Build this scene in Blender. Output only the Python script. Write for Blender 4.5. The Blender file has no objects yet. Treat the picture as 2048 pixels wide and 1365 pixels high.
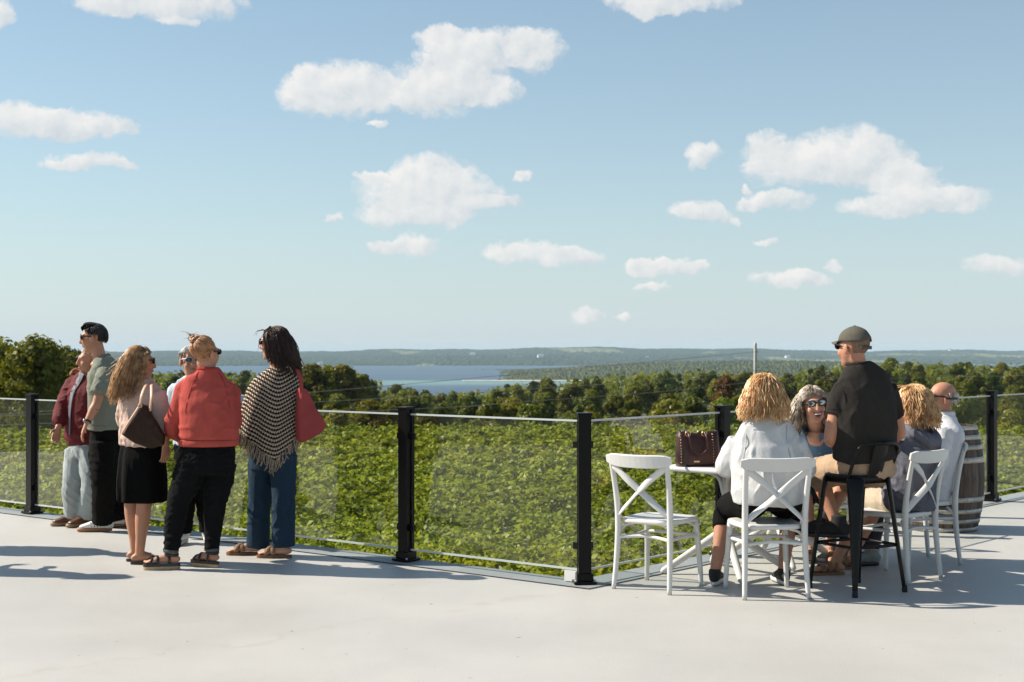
import bpy, bmesh, math, random
import numpy as np
from mathutils import Vector, Matrix

random.seed(7); np.random.seed(7)
SC = bpy.context.scene
COL = SC.collection
V = Vector
R = math.radians
CAM_Z, FPX, HOR = 1.55, 2844.4, 700.0      # eye height, focal length in photo pixels, horizon row

# ------------------------------------------------------------------ camera
cam_data = bpy.data.cameras.new('camera'); cam = bpy.data.objects.new('camera', cam_data)
COL.objects.link(cam); SC.camera = cam
cam.location = (0, 0, CAM_Z); cam.rotation_euler = (R(90 + 0.3525), 0, 0)
cam_data.lens = 50; cam_data.sensor_width = 36; cam_data.clip_start = 0.1; cam_data.clip_end = 40000
cam_data.dof.use_dof = True; cam_data.dof.focus_distance = 9.8; cam_data.dof.aperture_fstop = 6.3

# ------------------------------------------------------------------ render settings
SC.render.engine = 'CYCLES'
SC.cycles.use_denoising = True
SC.cycles.max_bounces = 10; SC.cycles.diffuse_bounces = 2; SC.cycles.transparent_max_bounces = 16; SC.cycles.volume_bounces = 0
SC.cycles.caustics_reflective = False; SC.cycles.caustics_refractive = False
SC.view_settings.view_transform = 'Standard'; SC.view_settings.look = 'None'
SC.view_settings.gamma = 1.0; SC.view_settings.use_curve_mapping = False
SC.view_settings.exposure = 0.72

# ------------------------------------------------------------------ sun
SUN_EL = 39.0
sd = V((0.977, -0.213, 0)).normalized()
SUN_TRAVEL = V((sd.x * math.cos(R(SUN_EL)), sd.y * math.cos(R(SUN_EL)), -math.sin(R(SUN_EL))))
sl = bpy.data.lights.new('sun', 'SUN'); so = bpy.data.objects.new('sun', sl); COL.objects.link(so)
sl.energy = 4.9; sl.angle = R(0.53); sl.color = (1.0, 0.915, 0.785)
so.rotation_euler = SUN_TRAVEL.to_track_quat('-Z', 'Y').to_euler(); so.location = (-20, 5, 20)

# ------------------------------------------------------------------ node helper
class NT:
    def __init__(s, tree): s.t = tree; s.n = tree.nodes; s.l = tree.links
    def put(s, sock, v):
        if isinstance(v, bpy.types.NodeSocket): s.l.new(v, sock)
        elif v is not None: sock.default_value = v
    def new(s, kind, **kw):
        nd = s.n.new(kind)
        for k, v in kw.items(): setattr(nd, k, v)
        return nd
    def m(s, op, a, b=None, c=None, clamp=False):
        nd = s.new('ShaderNodeMath', operation=op, use_clamp=clamp)
        s.put(nd.inputs[0], a); s.put(nd.inputs[1], b)
        if c is not None: s.put(nd.inputs[2], c)
        return nd.outputs[0]
    def v(s, op, a, b=None, c=None, scale=None):
        nd = s.new('ShaderNodeVectorMath', operation=op)
        s.put(nd.inputs[0], a); s.put(nd.inputs[1], b)
        if c is not None: s.put(nd.inputs[2], c)
        if scale is not None: s.put(nd.inputs['Scale'], scale)
        return nd.outputs['Value'] if op in ('LENGTH', 'DOT_PRODUCT') else nd.outputs[0]
    def mix(s, f, a, b, blend='MIX'):
        nd = s.new('ShaderNodeMix', data_type='RGBA', blend_type=blend)
        s.put(nd.inputs[0], f); s.put(nd.inputs[6], a); s.put(nd.inputs[7], b)
        return nd.outputs[2]
    def noise(s, vec, scale, detail=4, rough=0.55, dist=0.0, out='Fac'):
        nd = s.new('ShaderNodeTexNoise')
        s.put(nd.inputs['Vector'], vec); nd.inputs['Scale'].default_value = scale
        nd.inputs['Detail'].default_value = detail; nd.inputs['Roughness'].default_value = rough
        nd.inputs['Distortion'].default_value = dist
        return nd.outputs[out]
    def ramp(s, f, stops):
        nd = s.new('ShaderNodeValToRGB'); s.put(nd.inputs[0], f)
        el = nd.color_ramp.elements
        while len(el) < len(stops): el.new(0.5)
        for e, (p, c) in zip(el, stops):
            e.position = p; e.color = c if len(c) == 4 else (*c, 1)
        return nd.outputs[0]
    def smooth(s, x, a, b):
        nd = s.new('ShaderNodeMapRange', interpolation_type='SMOOTHSTEP')
        s.put(nd.inputs[0], x); nd.inputs[1].default_value = a; nd.inputs[2].default_value = b
        return nd.outputs[0]

# ------------------------------------------------------------------ world: Nishita sky with cumulus
world = bpy.data.worlds.new('World'); SC.world = world; world.use_nodes = True
wt = NT(world.node_tree); wt.n.clear()
sky = wt.new('ShaderNodeTexSky', sky_type='NISHITA', sun_disc=False)
sky.sun_elevation = R(SUN_EL); sky.sun_rotation = math.atan2(-sd.x, -sd.y)
sky.altitude = 250; sky.air_density = 1.0; sky.dust_density = 0.5; sky.ozone_density = 1.2
tc = wt.new('ShaderNodeTexCoord')
sp = wt.new('ShaderNodeSeparateXYZ'); wt.l.new(tc.outputs['Generated'], sp.inputs[0])
az = wt.m('ARCTAN2', sp.outputs[0], sp.outputs[1])
rho = wt.m('SQRT', wt.m('ADD', wt.m('MULTIPLY', sp.outputs[0], sp.outputs[0]), wt.m('MULTIPLY', sp.outputs[1], sp.outputs[1])))
el = wt.m('ARCTAN2', sp.outputs[2], rho)
cb = wt.new('ShaderNodeCombineXYZ'); wt.l.new(az, cb.inputs[0]); wt.l.new(el, cb.inputs[1])
P0c = cb.outputs[0]
# warp the coordinates so that outlines billow
wa = wt.v('SUBTRACT', wt.noise(P0c, 26, 5, 0.62, out='Color'), (0.5, 0.5, 0.5))
wb = wt.v('SUBTRACT', wt.noise(P0c, 95, 4, 0.6, out='Color'), (0.5, 0.5, 0.5))
Pw = wt.v('MULTIPLY_ADD', wa, (0.036, 0.022, 0), P0c)
Pw = wt.v('MULTIPLY_ADD', wb, (0.010, 0.009, 0), Pw)
CL = [(215, 2, 70, 24), (300, 4, 90, 30), (385, 2, 90, 34), (355, 44, 44, 9), (4, 22, 24, 26), (1350, -2, 130, 24), (1310, 14, 50, 16),
      (628, 190, 66, 36), (690, 176, 90, 44), (790, 188, 80, 30), (880, 170, 90, 52), (930, 120, 90, 50), (985, 92, 100, 34),
      (1070, 98, 62, 34), (975, 185, 66, 28), (880, 76, 50, 20), (50, 242, 100, 32), (140, 246, 110, 24), (215, 250, 60, 13),
      (180, 321, 66, 15), (130, 326, 42, 9), (238, 327, 40, 9), (860, 345, 72, 36), (820, 388, 90, 48), (905, 385, 90, 44),
      (985, 402, 58, 18), (800, 425, 76, 24), (880, 430, 60, 18), (745, 352, 30, 12), (832, 492, 42, 24), (778, 494, 32, 14),
      (1005, 506, 42, 17), (1075, 505, 50, 21), (1150, 513, 60, 18), (1530, 306, 46, 36), (1600, 335, 100, 34),
      (1680, 312, 84, 48), (1740, 325, 70, 40), (1790, 350, 70, 20), (1830, 392, 80, 32), (1760, 408, 66, 20), (1905, 398, 62, 24),
      (1408, 314, 36, 21), (1388, 424, 42, 20), (1425, 432, 36, 14), (1466, 440, 14, 7), (1552, 400, 62, 17), (1500, 409, 30, 10),
      (1335, 538, 66, 17), (1300, 536, 36, 16), (1385, 540, 30, 12), (1570, 556, 66, 17), (1610, 560, 42, 14), (2005, 529, 58, 18),
      (1175, 634, 30, 13), (1240, 636, 15, 8), (1535, 475, 22, 8), (1495, 378, 16, 7), (1046, 352, 17, 8), (668, 430, 16, 7),
      (750, 247, 24, 8), (1668, 528, 16, 10), (1300, 577, 32, 8)]
blobs = []
for (cx, cy, rx, ry) in CL:
    a = math.atan((cx - 1024) / FPX); blobs.append((a, math.atan((HOR - cy) / FPX * math.cos(a)), rx / FPX, ry / FPX))
rc = random.Random(3)
for k in range(13):            # the same fair-weather clouds go on all round the horizon
    a = R(32 + k * 296 / 13 + rc.uniform(-6, 6)); e = R(rc.uniform(6, 42)); s_ = rc.uniform(0.03, 0.075)
    if a > math.pi: a -= 2 * math.pi
    for j in range(3):
        blobs.append((a + rc.uniform(-1, 1) * s_, e + rc.uniform(-0.3, 0.3) * s_, s_ * rc.uniform(0.7, 1.1), s_ * rc.uniform(0.3, 0.45)))
S = T = None
for (a, e, rx, ry) in blobs:
    k = 1.30
    q = wt.v('MULTIPLY_ADD', Pw, (1 / (rx * k), 1 / (ry * k), 0), (-a / (rx * k), -e / (ry * k), 0))
    w = wt.m('MAXIMUM', wt.m('SUBTRACT', 1.0, wt.v('DOT_PRODUCT', q, q)), 0.0)
    ty = wt.v('DOT_PRODUCT', q, (-0.45, 0.75, 0))
    S = w if S is None else wt.m('ADD', S, w)
    T = wt.m('MULTIPLY', w, ty) if T is None else wt.m('MULTIPLY_ADD', w, ty, T)
n1 = wt.noise(P0c, 42, 7, 0.60)
n2 = wt.noise(wt.v('ADD', P0c, (-0.0045, 0.006, 0)), 42, 7, 0.55)
n3 = wt.noise(Pw, 150, 6, 0.68)
dens = wt.m('ADD', wt.m('MINIMUM', S, 0.9), wt.m('MULTIPLY', wt.m('SUBTRACT', n1, 0.5), 1.15))
dens = wt.m('ADD', dens, wt.m('MULTIPLY', wt.m('SUBTRACT', n3, 0.5), 1.0))
alpha = wt.m('MULTIPLY', wt.m('MULTIPLY', wt.smooth(dens, -0.02, 0.86), wt.smooth(S, 0.0, 0.22)), 0.92)
rel = wt.m('DIVIDE', T, wt.m('MAXIMUM', S, 0.05))
lit = wt.m('ADD', wt.m('MULTIPLY', rel, 0.55), wt.m('MULTIPLY', wt.m('SUBTRACT', n1, n2), 1.5))
lit = wt.m('ADD', lit, 0.62, clamp=True)
ccol = wt.mix(lit, (4.9, 5.45, 5.85, 1), (7.5, 7.35, 7.15, 1))
hz = wt.m('MULTIPLY_ADD', wt.m('EXPONENT', wt.m('MULTIPLY', wt.m('MAXIMUM', el, 0.0), -1 / R(7.0))), 0.74, 0.14)   # pale moist air, all round the horizon
hs_ = wt.new('ShaderNodeHueSaturation'); hs_.inputs['Saturation'].default_value = 0.98; wt.l.new(wt.mix(1.0, sky.outputs[0], (0.90, 1.03, 1.0, 1), 'MULTIPLY'), hs_.inputs['Color'])
skyb = wt.mix(hz, hs_.outputs[0], (4.95, 5.75, 6.4, 1))
skyc = wt.mix(alpha, skyb, ccol)
bg = wt.new('ShaderNodeBackground'); bg.inputs[1].default_value = 0.075
wt.l.new(skyc, bg.inputs[0])
wo = wt.new('ShaderNodeOutputWorld'); wt.l.new(bg.outputs[0], wo.inputs[0])
world.cycles.sampling_method = 'MANUAL'; world.cycles.sample_map_resolution = 512

# ------------------------------------------------------------------ general helpers
def W(px, py, d):
    """photo pixel and distance along +Y -> a point"""
    return V(((px - 1024) / FPX * d, d, CAM_Z - (py - HOR) / FPX * d))

def tag(o, label=None, cat=None, group=None, kind=None):
    for k, v in (('label', label), ('category', cat), ('group', group), ('kind', kind)):
        if v: o[k] = v
    return o

def empty(name, loc=(0, 0, 0), rz=0.0):
    o = bpy.data.objects.new(name, None); COL.objects.link(o)
    o.location = loc; o.rotation_euler = (0, 0, rz); o.empty_display_size = 0.2
    return o

class MB:
    """collects vertices and faces of ONE mesh"""
    def __init__(s): s.v = []; s.f = []
    def add(s, vs, fs):
        b = len(s.v); s.v += [tuple(v) for v in vs]; s.f += [tuple(i + b for i in f) for f in fs]; return s
    def box(s, c, h, m=None):
        c = V(c); vs = []
        for dx in (-1, 1):
            for dy in (-1, 1):
                for dz in (-1, 1):
                    p = V((dx * h[0], dy * h[1], dz * h[2]))
                    vs.append((m @ p if m else p) + c)
        return s.add(vs, [(0, 1, 3, 2), (4, 6, 7, 5), (0, 4, 5, 1), (2, 3, 7, 6), (0, 2, 6, 4), (1, 5, 7, 3)])
    def tube(s, pts, rad, n=10, side=None, cap='round'):
        return s.add(*tube(pts, rad, n, side, cap))
    def ell(s, c, ax, n=14, k=9):
        return s.add(*ell(c, ax, n, k))
    def prism(s, outline, z0, z1):
        n = len(outline)
        vs = [(x, y, z0) for x, y in outline] + [(x, y, z1) for x, y in outline]
        fs = [(i, (i + 1) % n, n + (i + 1) % n, n + i) for i in range(n)] + [tuple(range(n - 1, -1, -1)), tuple(range(n, 2 * n))]
        return s.add(vs, fs)
    def lathe(s, prof, n=32, c=(0, 0, 0), close=True):
        vs = []; fs = []
        for r, z in prof:
            for i in range(n):
                a = 2 * math.pi * i / n; vs.append((c[0] + r * math.cos(a), c[1] + r * math.sin(a), c[2] + z))
        for j in range(len(prof) - 1):
            for i in range(n):
                fs.append((j * n + i, j * n + (i + 1) % n, (j + 1) * n + (i + 1) % n, (j + 1) * n + i))
        if close:
            fs.append(tuple(range(n - 1, -1, -1))); fs.append(tuple(range((len(prof) - 1) * n, len(prof) * n)))
        return s.add(vs, fs)
    def mesh(s, name, mat=None, smooth=True, origin=None):
        vs = s.v
        if origin is not None: vs = [(v[0] - origin[0], v[1] - origin[1], v[2] - origin[2]) for v in vs]
        me = bpy.data.meshes.new(name); me.from_pydata(vs, [], s.f); me.update()
        if smooth: me.polygons.foreach_set('use_smooth', [True] * len(me.polygons))
        if mat: me.materials.append(mat)
        return me
    def build(s, name, mat, parent=None, smooth=True, origin=None, bevel=0.0, auto=None):
        me = s.mesh(name, mat, smooth, origin)
        o = link(name, me, parent)
        if bevel:
            b = o.modifiers.new('bevel', 'BEVEL'); b.width = bevel; b.segments = 2; b.limit_method = 'ANGLE'; b.angle_limit = R(40)
        return o

def link(name, me, parent=None):
    o = bpy.data.objects.new(name, me); COL.objects.link(o)
    if parent: o.parent = parent
    return o

def copy_tree(o, parent=None):
    c = o.copy(); COL.objects.link(c); c.parent = parent
    for ch in list(o.children): copy_tree(ch, c)
    return c

def smooth_path(pts, rad, k=4):
    """Catmull-Rom through points (and radii)"""
    P = [V(p) for p in pts]; n = len(P)
    Q = [r if isinstance(r, (tuple, list)) else (r, r) for r in rad]
    if n < 3: return P, Q
    op, orr = [], []
    for i in range(n - 1):
        p0, p1, p2, p3 = P[max(i - 1, 0)], P[i], P[i + 1], P[min(i + 2, n - 1)]
        for j in range(k):
            t = j / k
            op.append(0.5 * ((2 * p1) + (p2 - p0) * t + (2 * p0 - 5 * p1 + 4 * p2 - p3) * t * t + (3 * p1 - p0 - 3 * p2 + p3) * t ** 3))
            orr.append(tuple(Q[i][c] * (1 - t) + Q[i + 1][c] * t for c in (0, 1)))
    op.append(P[-1]); orr.append(Q[-1])
    return op, orr

def tube(pts, rad, n=10, side=None, cap='round'):
    P = [V(p) for p in pts]
    if not isinstance(rad, (list,)): rad = [rad] * len(P)
    Q = [r if isinstance(r, (tuple, list)) else (r, r) for r in rad]
    m = len(P); T = []
    for i in range(m):
        t = P[min(i + 1, m - 1)] - P[max(i - 1, 0)]
        T.append(t.normalized() if t.length > 1e-9 else V((0, 0, 1)))
    if side is None:
        side = V((0, 0, 1)) if abs(T[0].z) < 0.8 else V((1, 0, 0))
    side = V(side); rings = []; last = side
    def ring(c, t, a, b, sd_):
        u = sd_ - t * sd_.dot(t)
        u = u.normalized() if u.length > 1e-6 else t.orthogonal().normalized()
        w = t.cross(u)
        return [c + u * (a * math.cos(2 * math.pi * k / n)) + w * (b * math.sin(2 * math.pi * k / n)) for k in range(n)], u
    if cap == 'round':
        a, b = Q[0]; h = min(a, b)
        rings.append(ring(P[0] - T[0] * h * 0.85, T[0], a * 0.5, b * 0.5, last)[0])
    for i in range(m):
        rr, u = ring(P[i], T[i], Q[i][0], Q[i][1], last); rings.append(rr); last = u if side is None else side
    if cap == 'round':
        a, b = Q[-1]; h = min(a, b)
        rings.append(ring(P[-1] + T[-1] * h * 0.85, T[-1], a * 0.5, b * 0.5, last)[0])
    vs = [p for r_ in rings for p in r_]; fs = []
    for j in range(len(rings) - 1):
        for k in range(n):
            fs.append((j * n + k, j * n + (k + 1) % n, (j + 1) * n + (k + 1) % n, (j + 1) * n + k))
    fs.append(tuple(range(n - 1, -1, -1))); fs.append(tuple(range((len(rings) - 1) * n, len(rings) * n)))
    return vs, fs

def stube(pts, rad, n=10, side=None, cap='round', k=4):
    p, r = smooth_path(pts, rad if isinstance(rad, list) else [rad] * len(pts), k)
    return tube(p, list(r), n, side, cap)

def ell(c, ax, n=14, k=9):
    """ellipsoid; ax = three axis vectors or three radii"""
    c = V(c)
    if not isinstance(ax[0], (tuple, list, Vector)): ax = (V((ax[0], 0, 0)), V((0, ax[1], 0)), V((0, 0, ax[2])))
    ax = [V(a) for a in ax]; vs = [c - ax[2]]; fs = []
    for j in range(1, k):
        th = math.pi * j / k - math.pi / 2
        for i in range(n):
            ph = 2 * math.pi * i / n
            vs.append(c + ax[0] * (math.cos(th) * math.cos(ph)) + ax[1] * (math.cos(th) * math.sin(ph)) + ax[2] * math.sin(th))
    vs.append(c + ax[2]); top = len(vs) - 1
    for i in range(n):
        fs.append((0, 1 + (i + 1) % n, 1 + i)); fs.append((top, top - n + i, top - n + (i + 1) % n))
    for j in range(k - 2):
        for i in range(n):
            fs.append((1 + j * n + i, 1 + j * n + (i + 1) % n, 1 + (j + 1) * n + (i + 1) % n, 1 + (j + 1) * n + i))
    return vs, fs

# ------------------------------------------------------------------ materials
MATS = {}
def mat(name, col, rough=0.6, var=0.0, vscale=8.0, bump=0.0, bscale=60.0, metal=0.0, spec=0.5, col2=None, sheen=0.0, coord='Object', stretch=None, bump2=None, trans=0.0):
    if name in MATS: return MATS[name]
    m = bpy.data.materials.new(name); m.use_nodes = True; t = NT(m.node_tree)
    b = t.n['Principled BSDF']
    c = t.new('ShaderNodeTexCoord').outputs[coord]
    if stretch:
        mp = t.new('ShaderNodeMapping'); mp.inputs['Scale'].default_value = stretch; t.l.new(c, mp.inputs[0]); c = mp.outputs[0]
    b.inputs['Roughness'].default_value = rough; b.inputs['Metallic'].default_value = metal
    b.inputs['Specular IOR Level'].default_value = spec
    base = (*col, 1)
    if var or col2:
        f = t.noise(c, vscale, 5, 0.6)
        c2 = (*col2, 1) if col2 else tuple(min(1, x * (1 + var)) for x in col) + (1,)
        c1 = base if col2 else tuple(x * (1 - var) for x in col) + (1,)
        t.l.new(t.mix(t.smooth(f, 0.3, 0.7), c1, c2), b.inputs['Base Color'])
    else: b.inputs['Base Color'].default_value = base
    if sheen: b.inputs['Sheen Weight'].default_value = sheen; b.inputs['Sheen Roughness'].default_value = 0.5
    if bump:
        h = t.noise(c, bscale, 3, 0.6)
        if bump2: h = t.m('ADD', h, t.m('MULTIPLY', t.noise(c, bump2[0], 2, 0.5, 0.6), bump2[1]))
        bn = t.new('ShaderNodeBump'); bn.inputs['Strength'].default_value = bump; bn.inputs['Distance'].default_value = 0.01
        t.l.new(h, bn.inputs['Height']); t.l.new(bn.outputs[0], b.inputs['Normal'])
    MATS[name] = m
    return m

def cloth(name, col, rough=0.9, var=0.10, fold=0.55, fscale=9.0):
    """woven fabric: slight mottling, fine weave and soft creases"""
    return mat(name, col, rough, var, 5.0, fold, 420.0, 0, 0.12, stretch=(1.2, 1.0, 0.55), bump2=(fscale * 1.6, 3.0))

def leaf_mat(name, c_lo, c_hi, scale=3.0, trans=0.35, rnd=0.25):
    m = bpy.data.materials.new(name); m.use_nodes = True; t = NT(m.node_tree)
    t.n.remove(t.n['Principled BSDF'])
    out = t.n['Material Output']
    c = t.new('ShaderNodeTexCoord').outputs['Object']
    oi = t.new('ShaderNodeObjectInfo').outputs['Random']
    f = t.noise(c, scale, 3, 0.6)
    col = t.mix(t.smooth(f, 0.32, 0.68), (*c_lo, 1), (*c_hi, 1))
    hs = t.new('ShaderNodeHueSaturation')
    t.put(hs.inputs['Hue'], t.m('MULTIPLY_ADD', oi, 0.05 * rnd / 0.25, 0.5 - 0.025 * rnd / 0.25))
    t.put(hs.inputs['Value'], t.m('MULTIPLY_ADD', t.m('FRACT', t.m('MULTIPLY', oi, 7.31)), 0.6 * rnd / 0.25, 1 - 0.3 * rnd / 0.25))
    t.put(hs.inputs['Color'], col)
    d = t.new('ShaderNodeBsdfDiffuse'); t.l.new(hs.outputs[0], d.inputs[0])
    tr = t.new('ShaderNodeBsdfTranslucent')
    t.l.new(t.mix(1.0, hs.outputs[0], (1.25, 1.2, 0.5, 1), 'MULTIPLY'), tr.inputs[0])
    g = t.new('ShaderNodeBsdfGlossy'); g.inputs['Roughness'].default_value = 0.45; g.inputs[0].default_value = (1, 1, 1, 1)
    mx = t.new('ShaderNodeMixShader'); mx.inputs[0].default_value = trans
    t.l.new(d.outputs[0], mx.inputs[1]); t.l.new(tr.outputs[0], mx.inputs[2])
    m2 = t.new('ShaderNodeMixShader'); m2.inputs[0].default_value = 0.012
    t.l.new(mx.outputs[0], m2.inputs[1]); t.l.new(g.outputs[0], m2.inputs[2]); t.l.new(m2.outputs[0], out.inputs[0])
    return m
# ================================================================== THE LAND
LAKE_Z = -78.5
T_X = [-900, -200, 0, 300, 480, 600, 700, 745, 765, 800, 830, 880, 930, 990, 1060, 1150, 1200, 1270, 1350, 1450, 1560, 1620, 1700, 1800, 1950, 2048, 2300, 2900]
T_Y = [748, 745, 742, 744, 746, 739, 740, 756, 776, 773, 779, 791, 786, 774, 766, 759, 752, 747, 743, 746, 748, 735, 726, 723, 726, 733, 735, 742]
def treeline(px): return np.interp(px, T_X, T_Y)
def ground_z(r, px):
    """height of the land at distance r on the bearing of photo column px"""
    r = np.asarray(r, float)
    near = np.interp(r, [0, 15, 30, 60, 92], [-3.3, -3.4, -4.35, -4.8, -5.3])
    s = np.clip((np.log(np.maximum(r, 1)) - math.log(112)) / (math.log(520) - math.log(112)), 0, 1)
    yl = 806 + (treeline(px) - 806) * s
    th = 5.5 + 4.0 * s
    mid = CAM_Z - (yl - HOR) / FPX * np.minimum(r, 560) - th
    e = np.clip((r - 560) / (2150 - 560), 0, 1)
    far = mid + (LAKE_Z - 4 - mid) * e ** 0.8
    w = np.clip((r - 90) / 24.0, 0, 1); w = w * w * (3 - 2 * w)
    return near * (1 - w) + far * w

def polar_sheet(rs, pxs, zf, jitter=0.0, seed=1):
    rg = np.random.RandomState(seed); vs = []; fs = []
    th = np.arctan((np.asarray(pxs) - 1024) / FPX)
    for r in rs:
        z = zf(np.full(len(pxs), r), np.asarray(pxs, float))
        z = z + rg.uniform(-1, 1, len(pxs)) * jitter
        for t, zz in zip(th, z): vs.append((r * math.sin(t), r * math.cos(t), float(zz)))
    n = len(pxs)
    for j in range(len(rs) - 1):
        for i in range(n - 1): fs.append((j * n + i, j * n + i + 1, (j + 1) * n + i + 1, (j + 1) * n + i))
    b = MB(); b.v = vs; b.f = fs
    return b

# the ground sheet goes all the way round (front bearings fine, the rest coarse)
def full_ground():
    vs, fs = [], []
    ths = list(np.radians(np.concatenate([np.arange(-42, 42.01, 0.6), np.arange(48, 318, 9)])))
    rs = [0.5, 6, 12, 18, 24, 30, 40, 50, 60, 70, 80, 88, 92, 96, 100, 105, 110, 116, 124, 135, 150, 170, 190, 220, 260, 310, 370, 440, 520, 640, 800, 1000, 1250, 1550, 1900, 2200, 2500]
    for r in rs:
        for t in ths:
            a = abs((t + math.pi) % (2 * math.pi) - math.pi)
            px = 1024 + FPX * math.tan(max(-0.75, min(0.75, (t + math.pi) % (2 * math.pi) - math.pi))) if a < 0.75 else 1024 + FPX * math.tan(0.75) * (1 if t < math.pi else -1)
            z = float(ground_z(r, px))
            if a > 0.75:
                k = min(1, (a - 0.75) / 0.6); z = z * (1 - k) + k * (-3.4 - 0.01 * r)
            vs.append((r * math.sin(t), r * math.cos(t), z))
    n = len(ths)
    for j in range(len(rs) - 1):
        for i in range(n): fs.append((j * n + i, j * n + (i + 1) % n, (j + 1) * n + (i + 1) % n, (j + 1) * n + i))
    b = MB(); b.v = vs; b.f = fs
    return b
m_ground = mat('grass_soil', (0.035, 0.050, 0.014), 0.95, vscale=0.35, col2=(0.06, 0.062, 0.024), bump=0.4, bscale=3.0)
tag(full_ground().build('ground', m_ground), kind='structure')

# lake
def lake_mat():
    m = bpy.data.materials.new('lake_water'); m.use_nodes = True; t = NT(m.node_tree); b = t.n['Principled BSDF']
    g = t.new('ShaderNodeNewGeometry').outputs['Position']
    sx = t.new('ShaderNodeSeparateXYZ'); t.l.new(g, sx.inputs[0])
    wob = t.m('MULTIPLY', t.m('SUBTRACT', t.noise(g, 0.0022, 4, 0.6), 0.5), 420.0)
    yy = t.m('ADD', sx.outputs[1], wob)
    band = t.m('MULTIPLY', t.smooth(yy, 3120, 3420), t.m('SUBTRACT', 1.0, t.smooth(yy, 3640, 3760)))
    xx = t.m('MULTIPLY', t.smooth(sx.outputs[0], -700, -250), t.m('SUBTRACT', 1.0, t.smooth(sx.outputs[0], 400, 900)))
    sh = t.m('MULTIPLY', band, xx)
    deep = t.mix(t.smooth(t.noise(t.v('MULTIPLY', g, (0.0006, 0.004, 1)), 1.0, 4, 0.6), 0.35, 0.65), (0.026, 0.062, 0.105, 1), (0.040, 0.082, 0.128, 1))
    t.l.new(t.mix(sh, deep, (0.12, 0.215, 0.205, 1)), b.inputs['Base Color'])
    b.inputs['Roughness'].default_value = 0.45; b.inputs['Specular IOR Level'].default_value = 0.35
    bn = t.new('ShaderNodeBump'); bn.inputs['Strength'].default_value = 1.0; bn.inputs['Distance'].default_value = 0.6
    t.l.new(t.noise(g, 0.11, 4, 0.6), bn.inputs['Height']); t.l.new(bn.outputs[0], b.inputs['Normal'])
    return m
b = MB(); n = 48
for rr in (1500, 17000):
    for i in range(n): b.v.append((rr * math.sin(2 * math.pi * i / n), rr * math.cos(2 * math.pi * i / n), LAKE_Z))
b.f = [(i, (i + 1) % n, n + (i + 1) % n, n + i) for i in range(n)]
tag(b.build('lake', lake_mat()), kind='structure')

# wooded headland with a sand spit
H_X = [900, 935, 955, 1000, 1050, 1100, 1200, 1300, 1400, 1500, 1600, 1700, 1850, 2048, 2600, 3300]
H_Y = [768, 765, 757, 749, 743, 739, 731, 725, 723, 721, 721, 724, 728, 733, 735, 742]
def head_z(r, px):
    top = CAM_Z - (np.interp(px, H_X, H_Y) - HOR) / FPX * 4700
    prof = np.interp(r, [3650, 3720, 3800, 4300, 4700, 5300, 5800], [-0.05, 0.005, 0.17, 0.72, 1.0, 0.7, -0.05])
    w = np.clip((px - 930) / 40.0, 0, 1)
    return LAKE_Z - 1.0 + (top - LAKE_Z) * prof * w - 4 * (1 - w)
def wood_mat(name, c1, c2, field, sc, fcut):
    m = bpy.data.materials.new(name); m.use_nodes = True; t = NT(m.node_tree); b = t.n['Principled BSDF']
    g = t.new('ShaderNodeNewGeometry').outputs['Position']
    col = t.mix(t.smooth(t.noise(g, sc * 9, 4, 0.7), 0.35, 0.65), (*c1, 1), (*c2, 1))
    col = t.mix(t.smooth(t.noise(t.v('MULTIPLY', g, (1, 0.35, 1)), sc, 3, 0.5), fcut, fcut + 0.03), col, (*field, 1))
    t.l.new(col, b.inputs['Base Color']); b.inputs['Roughness'].default_value = 1.0; b.inputs['Specular IOR Level'].default_value = 0.0
    return m
m_head = wood_mat('headland_wood', (0.030, 0.042, 0.008), (0.085, 0.088, 0.018), (0.10, 0.10, 0.03), 0.0035, 0.66)
tag(polar_sheet([3660, 3690] + list(np.linspace(3730, 5800, 46)), np.linspace(880, 3100, 760), head_z, 4.0, 5).build('headland', m_head, smooth=False), kind='structure')
# the spit itself: a low bar of pale sand at the tip
b = MB(); sp_pts = [(W(926, 762.5, 3640), 6), (W(960, 761, 3650), 26), (W(1010, 760.5, 3655), 34), (W(1080, 761, 3650), 30), (W(1180, 763, 3640), 16)]
p, r_ = smooth_path([V((q.x, q.y, LAKE_Z + 0.2)) for q, _ in sp_pts], [(w_, 2.2) for _, w_ in sp_pts], 6)
b.add(*tube(p, list(r_), 10, V((0, 1, 0)), 'round'))
tag(b.build('sand_spit', mat('sand', (0.50, 0.44, 0.33), 0.95, 0.12, 0.02)), kind='structure')

# far shore and hills
def hill_z(r, px):
    shore = np.interp(px, [0, 1500, 1850, 2100, 3000], [7150, 7200, 8300, 8700, 8700])
    q = r - shore
    n1 = np.sin(px * 0.0061 + 1.0) * 0.5 + np.sin(px * 0.0143 + r * 0.0008) * 0.35 + np.sin(px * 0.031 + r * 0.0021 + 2) * 0.18
    n2 = np.sin(px * 0.0047 + 2.3) * 0.5 + np.sin(px * 0.0171 + 0.7) * 0.3 + np.sin(px * 0.043) * 0.16
    base = np.interp(q, [-200, 0, 60, 700, 1500, 2300, 3200, 4200, 5600], [-4, -1, 7, 18, 40, 46, 76, 82, 30])
    front = np.interp(q, [0, 300, 1400, 2000], [0, 1, 1, 0]) * 14 * n1
    back = np.interp(q, [1800, 3000, 4300, 5600], [0, 1, 1, 0]) * 19 * n2
    dip = np.interp(px, [-200, 140, 520, 900, 1160, 1400, 1500, 1720, 1900, 2050, 2400], [-8, -9, -5, 0, 4, 3, 0, -3, 1, 0, -2]) * np.interp(q, [0, 3000], [0.2, 1])
    return LAKE_Z + base + front + back + dip
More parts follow.
